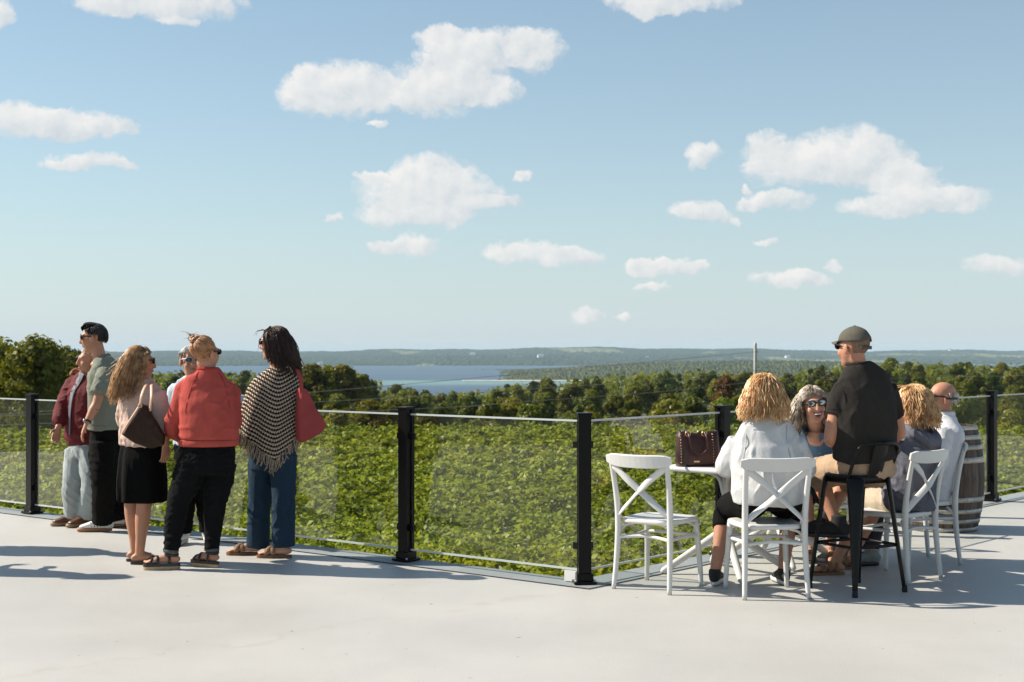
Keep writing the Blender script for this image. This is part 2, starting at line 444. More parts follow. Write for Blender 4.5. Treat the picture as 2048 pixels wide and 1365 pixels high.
m_hill = wood_mat('hill_woods', (0.018, 0.034, 0.022), (0.044, 0.060, 0.034), (0.15, 0.165, 0.09), 0.0016, 0.585)
tag(polar_sheet(list(np.linspace(6900, 13200, 58)), np.linspace(-1200, 3300, 820), hill_z, 4.5, 9).build('hills', m_hill, smooth=False), kind='structure')
# scattered white farm buildings on the far shore, a few pixels each
m_farm = mat('farm_white', (0.8, 0.8, 0.78), 0.7)
m_froof = mat('farm_roof', (0.35, 0.34, 0.33), 0.7)
for i, (px, py, where) in enumerate([(945, 711, 'left of the middle of the far shore'), (1081, 715, 'on the slope above the sand spit'), (1575, 716, 'right of the utility pole'), (1900, 702, 'on the ridge at far right'),
                                     (640, 729, 'at the water left of the middle'), (1295, 716, 'on the slope above the headland')]):
    # find the hill surface along this bearing at that row
    rr = np.linspace(7200, 12500, 500); yy = HOR + (CAM_Z - hill_z(rr, np.full(500, px))) * FPX / rr
    k = int(np.argmin(np.abs(yy - py))); d = rr[k]; a = math.atan((px - 1024) / FPX)
    hb = empty('farm_building', (d * math.sin(a), d * math.cos(a), float(hill_z(d, px)) - 1), 0.3 * i)
    wl = MB(); wl.box((0, 0, 6), (17, 9, 6)); wl.build('wall', m_farm, hb, smooth=False)
    rf = MB(); rf.add([(-18, -10, 12), (18, -10, 12), (18, 10, 12), (-18, 10, 12), (-18, 0, 18), (18, 0, 18)], [(0, 1, 5, 4), (2, 3, 4, 5), (0, 4, 3), (1, 2, 5), (3, 2, 1, 0)])
    rf.build('roof', m_froof, hb, smooth=False)
    tag(hb, 'tiny white farm building %s beyond the lake' % where, 'building', 'farm buildings on the far shore')

# ------------------------------------------------------------------ leaves
def leaf_cloud(centers, radii, n, size, rg, squash=0.85, out=0.75, shell=0.55):
    """n leaf-clump quads spread over ellipsoidal clumps, facing outward with jitter"""
    centers = np.asarray(centers, float); radii = np.asarray(radii, float)
    pr = radii ** 2; k = rg.choice(len(centers), n, p=pr / pr.sum())
    d = rg.normal(size=(n, 3)); d /= np.linalg.norm(d, axis=1)[:, None]
    rad = radii[k] * (shell + (1 - shell) * rg.rand(n) ** 0.6) * (0.85 + 0.3 * rg.rand(n))
    pos = centers[k] + d * rad[:, None] * np.array([1, 1, squash])
    nr = d * out + rg.normal(size=(n, 3)) * (1 - out) * 1.1; nr /= np.linalg.norm(nr, axis=1)[:, None]
    return leaf_quads(pos, nr, size * (0.6 + 0.8 * rg.rand(n)), rg)
def leaf_quads(pos, nr, sz, rg):
    n = len(pos)
    t = rg.normal(size=(n, 3)); t -= nr * (t * nr).sum(1)[:, None]; t /= np.linalg.norm(t, axis=1)[:, None]
    b_ = np.cross(nr, t); s = sz[:, None]
    v = np.stack([pos - t * s * 0.62, pos - b_ * s * 0.42 + nr * s * 0.10, pos + t * s * 0.62, pos + b_ * s * 0.42 + nr * s * 0.10], 1).reshape(-1, 3)
    return v, np.arange(n * 4).reshape(-1, 4)
def np_mesh(name, v, f, m):
    me = bpy.data.meshes.new(name); nf = len(f)
    me.vertices.add(len(v)); me.vertices.foreach_set('co', np.asarray(v, np.float32).ravel())
    me.loops.add(nf * 4); me.loops.foreach_set('vertex_index', np.asarray(f, np.int32).ravel())
    me.polygons.add(nf); me.polygons.foreach_set('loop_start', np.arange(0, nf * 4, 4, dtype=np.int32))
    try: me.polygons.foreach_set('loop_total', np.full(nf, 4, dtype=np.int32))
    except Exception: pass
    me.update(); me.validate(); me.materials.append(m)
    return me

m_bark = mat('bark', (0.075, 0.06, 0.045), 0.95, 0.3, 6.0, 0.6, 30.0)
TREE_COL = {'dark': ((0.046, 0.062, 0.008), (0.120, 0.128, 0.016)), 'green': ((0.075, 0.092, 0.009), (0.175, 0.176, 0.022)),
            'olive': ((0.110, 0.112, 0.012), (0.215, 0.195, 0.028)), 'rust': ((0.13, 0.075, 0.018), (0.22, 0.125, 0.03)), 'lime': ((0.095, 0.125, 0.012), (0.185, 0.200, 0.024))}
M_TREE = {k: leaf_mat('foliage_' + k, a, b_, 0.9, 0.42) for k, (a, b_) in TREE_COL.items()}
def tree_meshes(seed, h, wd, nleaf, size, kind):
    rg = np.random.RandomState(seed); c, r = [], []
    tall = kind == 'tall'; nl = rg.randint(22, 30)
    for i in range(nl):
        zf = rg.uniform(0.10, 0.95); env = (1 - max(0, (zf - 0.42) / 0.58) ** 1.8) * (0.7 + 0.3 * min(1, zf / 0.4)) * rg.uniform(0.75, 1.15) * (0.6 if tall else 1)
        a = rg.uniform(0, 2 * math.pi); q = rg.uniform(0.25, 0.86) * env * wd / 2
        c.append((q * math.cos(a), q * math.sin(a), zf * h)); r.append(wd * rg.uniform(0.11, 0.21) * (0.7 if tall else 1))
    c.append((0, 0, h * 0.88)); r.append(wd * 0.17)
    v, f = leaf_cloud(c, r, nleaf, size, rg)
    tb = MB(); tb.add(*stube([(0, 0, -1.0), (0.05 * wd * rg.uniform(-1, 1), 0.02, h * 0.3), (0, 0, h * 0.8)], [h * 0.026, h * 0.02, h * 0.006], 7))
    for i in range(0, nl, 2):
        e = V(c[i]); s0 = V((0, 0, e.z * 0.62)); tb.add(*stube([s0, (s0 + e) / 2 + V((0, 0, -0.03 * h)), e], [h * 0.011, h * 0.008, h * 0.003], 5, k=2))
    return v, f, tb
TREES = {}
def tree_proto(key, seed, h, wd, n, size, kind, colour):
    v, f, tb = tree_meshes(seed, h, wd, n, size, kind)
    TREES[key] = (np_mesh('crown', v, f, M_TREE[colour]), tb.mesh('trunk', m_bark), colour, kind, h)
for i, (colr, kind) in enumerate([('green', 'round'), ('dark', 'round'), ('olive', 'round'), ('green', 'tall'), ('dark', 'tall'), ('lime', 'round'), ('olive', 'tall'), ('rust', 'round')]):
    tree_proto(i, 20 + i, 10.0, 7.8 if kind == 'round' else 5.4, 5200, 0.42, kind, colr)
CNAME = {'green': 'mid green', 'dark': 'dark green', 'olive': 'olive green', 'rust': 'rust coloured', 'lime': 'yellow green'}
def place_tree(key, x, y, z, s, rz, label, group='trees of the wood beyond the vineyard'):
    crown, trunk, colr, kind, h = TREES[key]
    o = empty('tree', (x, y, z), rz); o.scale = (s * random.uniform(0.9, 1.15), s * random.uniform(0.9, 1.15), s)
    link('trunk', trunk, o); link('crown', crown, o)
    tag(o, label, 'tree', group)
    return o
rt = random.Random(11)
ROWS = [(114, 7.5, 6.0), (128, 5.4, 6.6), (146, 6.2, 7.2), (172, 6.4, 7.8), (205, 6.8, 8.6), (250, 7.4, 9.4), (315, 7.6, 10.2), (400, 8.4, 11.0), (500, 9.0, 11.5)]
ntree = 0
for ri, (d, gap, hh) in enumerate(ROWS):
    half = d * 0.43; n = int(2 * half / gap)
    for i in range(n):
        x = -half + (i + rt.uniform(0.1, 0.9)) * gap; y = d * rt.uniform(0.95, 1.05)
        px = 1024 + FPX * x / y; r = math.hypot(x, y)
        z = float(ground_z(r, px))
        ytop = 806 + (float(treeline(px)) - 806) * min(1, max(0, (math.log(r) - math.log(112)) / (math.log(520) - math.log(112))))
        if ri == 0: ytop = rt.uniform(806, 832)
        topz = CAM_Z - (ytop + (rt.uniform(-7, 1) if ri >= 6 else rt.uniform(-3, 13)) - HOR) / FPX * y
        s = max(0.38, min(1.5, (topz - z) / 10.0))
        if px < 780 and ri > 2: key = rt.choice([0, 1, 1, 4, 0, 2])
        elif ri < 3: key = rt.choice([0, 2, 5, 2, 6, 3, 1])
        else: key = rt.choice([0, 1, 2, 3, 4, 5, 0, 1, 0])
        if rt.random() < 0.015: key = 7
        colr, kind = TREES[key][2], TREES[key][3]
        where = 'at the far edge of the vineyard' if ri < 2 else ('in the middle of the wood beyond the vineyard' if ri < 6 else 'on the far side of the wood towards the lake')
        sect = next(t_ for lim, t_ in ((60, 'left of the burgundy jacket man'), (340, 'behind the couple and the pink sweatshirt'), (500, 'between the red sweatshirt and the poncho'), (760, 'right of the poncho'), (960, 'below the open lake'),
                    (1160, 'left of the corner post'), (1340, 'right of the corner post'), (1505, 'left of the utility pole'), (1680, 'right of the utility pole'), (1830, 'behind the man in the cap'), (2000, 'above the barrel'), (99999, 'at the right edge')) if px < lim)
        where = ('by the vineyard ' if ri < 2 else ('mid wood ' if ri < 6 else 'back of the wood ')) + sect
        place_tree(key, x, y, z - 0.1, s, rt.uniform(0, 6.28), '%s %s tree %s' % (CNAME[colr], 'slender' if kind == 'tall' else 'round', where), 'trees of the wood beyond the vineyard')
        ntree += 1
# particular trees: rust one right of the middle, tall pale ones behind the red bag, the big ones at far left
place_tree(7, *(lambda q: (q.x, q.y, q.z - 6.0))(W(1452, 757, 190)), 0.62, 1.0, 'rust red tree left of the curly haired woman\'s head', 'trees of the wood beyond the vineyard')
for i, (px, ty, s) in enumerate([(618, 737, 1.0), (655, 741, 0.95), (690, 739, 1.05), (728, 752, 0.9)]):
    q = W(px, ty, 215); place_tree([2, 5, 2, 6][i], q.x, q.y, q.z - 10 * s * 0.97, s, i * 1.3,
        ['olive tree just right of the poncho woman\'s shoulder', 'yellow green tree second right of the poncho woman', 'olive tree third right of the poncho woman beside the lake view', 'slender pale olive tree at the left edge of the lake view'][i])
tree_proto('big', 77, 10.0, 9.5, 7000, 0.34, 'round', 'olive'); tree_proto('big2', 78, 10.0, 8.0, 7000, 0.34, 'round', 'olive')
for i, (key, px, d, s, ty, lab) in enumerate([('big', -10, 96, 0.83, 696, 'large olive green tree cut off by the left edge of the picture'), ('big2', 66, 92, 0.74, 686, 'tall olive green tree with feathery top at far left'),
                                              ('big', 118, 99, 0.66, 706, 'broad olive tree right beside the man in the burgundy jacket'), ('big2', -90, 100, 0.8, 705, 'olive green tree just outside the left edge')]):
    q = W(px, ty, d); place_tree(key, q.x, q.y, q.z - 10 * s * 0.98, s, i * 1.9 + 0.4, lab, 'big trees at the left end of the vineyard')

# dark undergrowth that closes the ground between the single trees
rg = np.random.RandomState(15); cs, rs_ = [], []
for i in range(2300):
    px = rg.uniform(-300, 2400); r = math.exp(rg.uniform(math.log(103), math.log(560))); a = math.atan((px - 1024) / FPX)
    cs.append((r * math.sin(a), r * math.cos(a), float(ground_z(r, px)) + 0.7)); rs_.append(rg.uniform(0.9, 1.9) * (1 + r / 300))
v, f = leaf_cloud(cs, rs_, 38000, 0.75, rg, 0.9)
tag(link('undergrowth', np_mesh('undergrowth', v, f, M_TREE['dark'])), 'dark green undergrowth below the trees beyond the vineyard', 'undergrowth', kind='stuff')

# slope beyond the last single trees: a wood that reads as one mass
rg = np.random.RandomState(5); cs, rs_ = [], []
for i in range(3000):
    px = rg.uniform(-350, 2500); d = rg.uniform(490, 640) if i % 2 else rg.uniform(640, 1500); a = math.atan((px - 1024) / FPX); r = d
    z = float(ground_z(r, px)); rad_ = rg.uniform(3.0, 5.5); cs.append((r * math.sin(a), r * math.cos(a), z + (9.9 - rad_ + rg.uniform(-1.0, 0.5) if r < 640 else 3.5))); rs_.append(rad_)
v, f = leaf_cloud(cs, rs_, 58000, 1.45, rg, 1.0)
tag(link('distant_wood', np_mesh('distant_wood', v, f, M_TREE['green'])), 'dark mass of woodland sloping down to the lake', 'woodland', kind='stuff')

# ------------------------------------------------------------------ vineyard
M_VINE = leaf_mat('vine_leaves', (0.100, 0.132, 0.009), (0.325, 0.355, 0.038), 2.6, 0.42, 0.10)
m_stake = mat('vineyard_post', (0.30, 0.27, 0.22), 0.9, 0.2, 4)
m_vtrunk = mat('vine_trunk', (0.09, 0.065, 0.045), 0.95, 0.2, 9, 0.5, 30)
ORD = ['nearest', 'second', 'third', 'fourth', 'fifth', 'sixth', 'seventh', 'eighth', 'ninth', 'tenth', 'eleventh', 'twelfth', 'thirteenth', 'fourteenth', 'fifteenth', 'sixteenth', 'seventeenth', 'eighteenth', 'nineteenth', 'twentieth', 'twenty-first', 'twenty-second', 'twenty-third', 'twenty-fourth', 'twenty-fifth', 'twenty-sixth', 'twenty-seventh', 'twenty-eighth', 'twenty-ninth', 'thirtieth', 'thirty-first', 'thirty-second', 'thirty-third', 'thirty-fourth', 'thirty-fifth', 'thirty-sixth']
rows_y = list(np.arange(17.4, 93, 2.45)); post_mb = {}
for i, y0 in enumerate(rows_y):
    rg = np.random.RandomState(300 + i)
    half = y0 * 0.40 + 4; slope = 0.035
    # the deck corner pokes into the nearest rows: keep them off it
    leaf = float(np.interp(y0, [17, 30, 60, 95], [0.096, 0.116, 0.175, 0.24])); dens = float(np.interp(y0, [17, 30, 60, 95], [670, 480, 225, 135]))
    n = int(2 * half * dens); xs = rg.uniform(-half, half, n)
    hgt = 1.95 + 0.10 * np.sin(xs * 0.9 + i * 2.1) + 0.10 * np.sin(xs * 2.9 + i) + 0.08 * np.sin(xs * 6.1 + i * 3)
    u = rg.rand(n) ** 0.42; zz = 0.35 + (hgt - 0.35) * u
    shoots = rg.rand(n) < 0.05; zz = zz + shoots * rg.uniform(0, 0.35, n)
    wdt = (float(np.interp(y0, [17, 35, 55, 95], [0.98, 0.88, 0.58, 0.42])) + 0.12 * np.sin(xs * 1.7 + i)) * np.sqrt(np.clip(1 - ((zz - 1.1) / 1.25) ** 2, 0.12, 1))
    sgn = np.where(rg.rand(n) < 0.68, -1, 1); off = sgn * wdt * (0.55 + 0.45 * rg.rand(n) ** 0.5) * np.where(u > 0.72, rg.rand(n) ** 0.7, 1)
    yy = y0 + xs * slope + off
    rr = np.hypot(xs, yy); zg = np.array([float(ground_z(r_, 1024 + FPX * x_ / max(y_, 1))) for r_, x_, y_ in zip(rr[::40], xs[::40], yy[::40])])
    zg = np.interp(xs, np.sort(xs[::40]), zg[np.argsort(xs[::40])])
    pos = np.stack([xs, yy, zg + zz], 1)
    nr = np.stack([rg.normal(size=n) * 0.5, sgn * (0.9 - 0.5 * u), 0.25 + 0.9 * u], 1) + rg.normal(size=(n, 3)) * 0.38
    nr /= np.linalg.norm(nr, axis=1)[:, None]
    v, f = leaf_quads(pos - np.array([0, y0, 0]), nr, leaf * (0.6 + 0.8 * rg.rand(n)), rg)
    # keep out of the terrace (its corner reaches about y = 10)
    root = empty('vine_row', (0, y0, 0)); link('foliage', np_mesh('foliage', v, f, M_VINE), root)
    step = 6.0; nb = int(half / step); tr = MB()
    for k in range(-nb, nb + 1):
        x = k * step + rg.uniform(-0.3, 0.3); y = y0 + x * slope; z = float(ground_z(math.hypot(x, y), 1024 + FPX * x / y))
        pb = MB(); pb.box((x, y - y0, z + 1.0), (0.035, 0.035, 0.92)); pb.build('post', m_stake, root, smooth=False)
        for dx in (1.5, 3.0, 4.5):
            tr.add(*stube([(x + dx, y - y0 + dx * slope, z - 0.05), (x + dx + 0.05, y - y0 + dx * slope, z + 0.5), (x + dx - 0.06, y - y0 + dx * slope, z + 1.0)], [0.035, 0.028, 0.02], 4, k=1))
    tr.build('vine_trunk', m_vtrunk, root)['kind'] = 'stuff'
    far_i = len(rows_y) - i
    lab = ('%s row of leafy green grapevines from the deck' % ORD[i]) if i < 18 else ('%s row of grapevines counted from the far wood edge' % (ORD[far_i - 1] if far_i > 1 else 'last'))
    tag(root, lab, 'vine row', 'rows of grapevines below the deck')

# ------------------------------------------------------------------ utility pole and cables
m_pole = mat('weathered_pole', (0.42, 0.40, 0.37), 0.85, 0.15, 3)
d_p = 118.0; top = W(1510.5, 688, d_p); zb = float(ground_z(math.hypot(top.x, d_p), 1511))
po = empty('utility_pole', (top.x, d_p, zb))
b = MB(); b.add(*tube([(0, 0, -0.5), (0, 0, (top.z - zb) * 0.6), (0, 0, top.z - zb)], [0.17, 0.15, 0.125], 12)); b.build('shaft', m_pole, po)
for k, (yy) in enumerate((704, 741, 764)):
    q = W(1511, yy, d_p); b = MB(); b.lathe([(0.03, 0), (0.06, 0.03), (0.04, 0.08), (0.06, 0.11), (0.02, 0.16)], 10, (0.17, -0.05, q.z - zb - 0.08)); b.box((0.09, -0.03, q.z - zb), (0.1, 0.02, 0.02)); b.build('insulator', mat('porcelain', (0.5, 0.48, 0.45), 0.4), po)
tag(po, 'pale weathered utility pole rising beyond the vineyard', 'pole')
m_cable = mat('cable', (0.24, 0.20, 0.16), 0.7)
for nm, pts in (('upper overhead cable running left from the pole', [(1511, 704, d_p), (1164, 737, 104), (952, 756, 96), (560, 790, 84), (-300, 850, 70)]),
                ('middle overhead cable crossing above the wood', [(1511, 741, d_p), (1300, 762, 108), (950, 786, 95), (600, 806, 85), (-300, 846, 70)]),
                ('lowest overhead cable drooping towards the middle railing post', [(1511, 764, d_p), (1300, 786, 106), (1060, 803, 96), (819, 819, 88), (-300, 862, 66)]),
                ('overhead cable running right from the pole behind the seated group', [(1511, 741, d_p), (1700, 757, 124), (2048, 751, 140), (2500, 735, 160)])):
    P = [W(*q) for q in pts]; b = MB(); b.add(*stube(P, 0.017, 5, k=10))
    o = b.build('overhead_cable', m_cable, origin=P[0]); o.location = P[0]; tag(o, nm, 'cable', 'overhead cables')

# ------------------------------------------------------------------ haze
def haze_box():
    b = MB(); b.box((0, 3000, -30), (8200, 13500, 62))
    m = bpy.data.materials.new('haze_air'); m.use_nodes = True; t = NT(m.node_tree); t.n.remove(t.n['Principled BSDF'])
    pv = t.new('ShaderNodeVolumePrincipled'); pv.inputs['Color'].default_value = (0.66, 0.86, 1.0, 1); pv.inputs['Density'].default_value = 4.8e-5; pv.inputs['Anisotropy'].default_value = 0.0
    t.l.new(pv.outputs[0], t.n['Material Output'].inputs['Volume'])
    o = b.build('haze', m, smooth=False); tag(o, 'pale blue haze over the lake and far hills', 'haze', kind='stuff')
haze_box()
# ================================================================== TERRACE
def gp(px, py):
    d = CAM_Z * FPX / (py - HOR); return V(((px - 1024) / FPX * d, d, 0))
FP2 = V((0.477, 9.42, 0)); FP0 = V((-4.53, 13.44, 0)); FP4 = V((4.906, 14.55, 0)); FP3 = V((1.565, 10.70, 0))
DL = (FP0 - FP2).normalized(); DR = (FP4 - FP2).normalized()          # along the two railings, away from the corner
NL = V((DL.y, -DL.x, 0)); NR = V((-DR.y, DR.x, 0))                    # outward
if NL.y < 0: NL = -NL
if NR.y < 0: NR = -NR
def offset_line(dist):
    """corner of the two railing lines moved outward by dist"""
    a = FP2 + NL * dist; b_ = FP2 + NR * dist
    k = ((b_ - a).x * DR.y - (b_ - a).y * DR.x) / (DL.x * DR.y - DL.y * DR.x)
    return a + DL * k
def fence_poly(dist, far):
    c = offset_line(dist); return [c + DL * far, c, c + DR * far]
def deck_mat():
    m = bpy.data.materials.new('sealed_concrete'); m.use_nodes = True; t = NT(m.node_tree); b = t.n['Principled BSDF']
    g = t.new('ShaderNodeNewGeometry').outputs['Position']
    n = t.noise(g, 0.55, 5, 0.6); f = t.noise(g, 75, 4, 0.75); s2 = t.noise(t.v('MULTIPLY', g, (0.5, 2.6, 1)), 1.3, 6, 0.7, 0.8)
    col = t.mix(t.smooth(n, 0.3, 0.7), (0.405, 0.395, 0.374, 1), (0.462, 0.450, 0.426, 1))
    col = t.mix(t.m('MULTIPLY', t.smooth(s2, 0.66, 0.80), 0.28), col, (0.34, 0.26, 0.17, 1))
    col = t.mix(t.m('MULTIPLY', t.smooth(f, 0.56, 0.72), 0.5), col, (0.24, 0.22, 0.20, 1))
    col = t.mix(t.m('MULTIPLY', t.smooth(t.noise(g, 17, 2, 0.4), 0.745, 0.765), 0.7), col, (0.17, 0.15, 0.13, 1))
    # an old rusty run-off line and scuffs
    dl = t.m('ABSOLUTE', t.m('ADD', t.v('DOT_PRODUCT', g, (-0.658, 0.753, 0)), t.m('MULTIPLY_ADD', t.m('SUBTRACT', t.noise(g, 1.1, 4, 0.6), 0.5), 0.9, -6.66)))
    ln = t.m('MULTIPLY', t.m('SUBTRACT', 1.0, t.smooth(dl, 0.01, 0.07)), t.smooth(t.noise(g, 5, 4, 0.7), 0.42, 0.62))
    col = t.mix(t.m('MULTIPLY', ln, 0.17), col, (0.30, 0.22, 0.13, 1))
    sc_ = t.noise(t.v('MULTIPLY', g, (1.2, 9, 1)), 2.0, 6, 0.75, 1.5)
    col = t.mix(t.m('MULTIPLY', t.smooth(sc_, 0.62, 0.72), 0.16), col, (0.55, 0.53, 0.50, 1))
    t.l.new(col, b.inputs['Base Color']); b.inputs['Roughness'].default_value = 0.55
    t.put(b.inputs['Roughness'], t.m('MULTIPLY_ADD', n, 0.25, 0.42)); b.inputs['Specular IOR Level'].default_value = 0.35
    bn = t.new('ShaderNodeBump'); bn.inputs['Strength'].default_value = 0.55; bn.inputs['Distance'].default_value = 0.004
    t.l.new(t.m('ADD', t.noise(g, 140, 3, 0.6), t.m('MULTIPLY', t.noise(g, 3, 3, 0.6), 2.0)), bn.inputs['Height']); t.l.new(bn.outputs[0], b.inputs['Normal'])
    return m
pl = fence_poly(0.13, 16.0)
outline = [(p.x, p.y) for p in pl] + [(16, 20), (16, -14), (-13.2, -14), (-13.2, 18.5)]
b = MB(); b.prism(outline[::-1], -4.6, 0.0)
tag(b.build('terrace_deck', deck_mat(), smooth=False), kind='structure')
m_strip = mat('edge_strip_blue_grey', (0.235, 0.262, 0.268), 0.7, 0.10, 2.0, 0.3, 150)  # flat blue-grey strip, darker than the deck, along its outer edge
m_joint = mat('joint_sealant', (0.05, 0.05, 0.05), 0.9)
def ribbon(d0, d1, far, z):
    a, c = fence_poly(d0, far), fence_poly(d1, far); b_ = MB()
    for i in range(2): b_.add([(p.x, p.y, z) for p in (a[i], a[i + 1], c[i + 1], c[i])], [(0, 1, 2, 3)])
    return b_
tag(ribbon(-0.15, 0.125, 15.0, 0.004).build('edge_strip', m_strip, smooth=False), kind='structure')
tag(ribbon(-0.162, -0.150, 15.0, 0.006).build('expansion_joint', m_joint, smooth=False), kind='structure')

# ------------------------------------------------------------------ glass railing
m_black = mat('black_powder_coat', (0.004, 0.0036, 0.0035), 0.34, 0.15, 30, 0.05, 300, spec=0.16)
m_steel = mat('clamp_steel', (0.35, 0.34, 0.33), 0.45, metal=0.8)
def glass_mat(name, tint, refl=1.0):
    m = bpy.data.materials.new(name); m.use_nodes = True; t = NT(m.node_tree); t.n.remove(t.n['Principled BSDF'])
    tr = t.new('ShaderNodeBsdfTransparent'); tr.inputs[0].default_value = (*tint, 1)
    gl = t.new('ShaderNodeBsdfGlossy'); gl.inputs['Roughness'].default_value = 0.0
    fr = t.new('ShaderNodeFresnel'); fr.inputs[0].default_value = 1.52
    mx = t.new('ShaderNodeMixShader'); bf = t.new('ShaderNodeNewGeometry').outputs['Backfacing']
    t.l.new(t.m('MULTIPLY', t.m('MULTIPLY', fr.outputs[0], refl), t.m('SUBTRACT', 1.0, bf)), mx.inputs[0])
    t.l.new(tr.outputs[0], mx.inputs[1]); t.l.new(gl.outputs[0], mx.inputs[2])
    # a trace of dust that catches the light
    df = t.new('ShaderNodeBsdfDiffuse'); df.inputs[0].default_value = (0.7, 0.7, 0.66, 1)
    g = t.new('ShaderNodeNewGeometry').outputs['Position']
    m2 = t.new('ShaderNodeMixShader'); t.l.new(t.m('MULTIPLY', t.smooth(t.noise(g, 2.2, 4, 0.6), 0.3, 0.8), 0.010), m2.inputs[0])
    t.l.new(mx.outputs[0], m2.inputs[1]); t.l.new(df.outputs[0], m2.inputs[2])
    t.l.new(m2.outputs[0], t.n['Material Output'].inputs[0])
    return m
m_glass = glass_mat('railing_glass', (0.975, 0.988, 0.975), 1.05)
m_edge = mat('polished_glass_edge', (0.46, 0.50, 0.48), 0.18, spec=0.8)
FENCE_POSTS = [FP2 + DL * (k * ((FP0 - FP2).length / 4)) for k in (6, 5, 4, 3, 2, 1)] + [FP2] + [FP2 + DR * (k * ((FP4 - FP2).length / 4)) for k in range(1, 7)]
rail = empty('glass_railing', FP2)
tag(rail, 'black post and clear glass railing along the deck edge', 'railing')
def rot_along(dv): a = math.atan2(dv.y, dv.x); return Matrix.Rotation(a, 3, 'Z')
for i, p in enumerate(FENCE_POSTS):
    dv = DL if i < 6 else DR
    M = rot_along(dv if i != 6 else (DR - DL).normalized()); q = p - FP2
    b = MB(); h = 0.043
    # extruded post with a groove down each glazing side
    prof = [(-h, -h), (h, -h), (h, -0.013), (h - 0.012, -0.013), (h - 0.012, 0.013), (h, 0.013), (h, h), (-h, h), (-h, 0.013), (-h + 0.012, 0.013), (-h + 0.012, -0.013), (-h, -0.013)]
    pts = [M @ V((x, y, 0)) + q for x, y in prof]
    b.prism([(v_.x, v_.y) for v_ in pts], 0.03, 1.115); po_ = b.build('post', m_black, rail, smooth=False, bevel=0.002)
    b = MB(); b.box(q + V((0, 0, 1.124)), (h + 0.004, h + 0.004, 0.009), M); b.build('post_cap', m_black, po_, smooth=False, bevel=0.003)
    b = MB(); b.box(q + V((0, 0, 0.0165)), (0.075, 0.075, 0.0085), M); b.box(q + V((0, 0, 0.05)), (0.055, 0.055, 0.026), M); b.build('base_plate', m_black, po_, smooth=False, bevel=0.004)
    for sx in (-1, 1):
        for sy in (-1, 1):
            b = MB(); c_ = M @ V((sx * 0.063, sy * 0.063, 0)) + q; b.lathe([(0.009, 0.025), (0.009, 0.034), (0.006, 0.038)], 6, c_); b.build('bolt', m_steel, po_, smooth=False)
    if i == 6:
        b = MB(); b.box(q + DL * 0.10 + V((0, 0, 0.045)), (0.05, 0.018, 0.035), rot_along(DL)); b.build('setting_block', mat('white_block', (0.6, 0.6, 0.58), 0.7), rail, smooth=False)
for i in range(len(FENCE_POSTS) - 1):
    a, c = FENCE_POSTS[i] - FP2, FENCE_POSTS[i + 1] - FP2
    dv = (c - a).normalized(); L = (c - a).length; mid = (a + c) / 2; M = rot_along(dv); half = L / 2 - 0.048
    b = MB(); b.box(mid + V((0, 0, 0.585)), (half, 0.0055, 0.487), M); pn = b.build('pane', m_glass, rail, smooth=False)
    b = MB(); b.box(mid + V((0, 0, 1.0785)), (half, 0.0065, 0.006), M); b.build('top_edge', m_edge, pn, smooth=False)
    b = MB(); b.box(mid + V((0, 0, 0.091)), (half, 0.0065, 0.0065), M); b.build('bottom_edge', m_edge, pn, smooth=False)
    for zc in (0.25, 0.92):
        for s_ in (-1, 1):
            b = MB(); b.box(mid + dv * (s_ * (half - 0.012)) + V((0, 0, zc)), (0.022, 0.014, 0.022), M); b.build('clamp', m_black, pn, smooth=False)

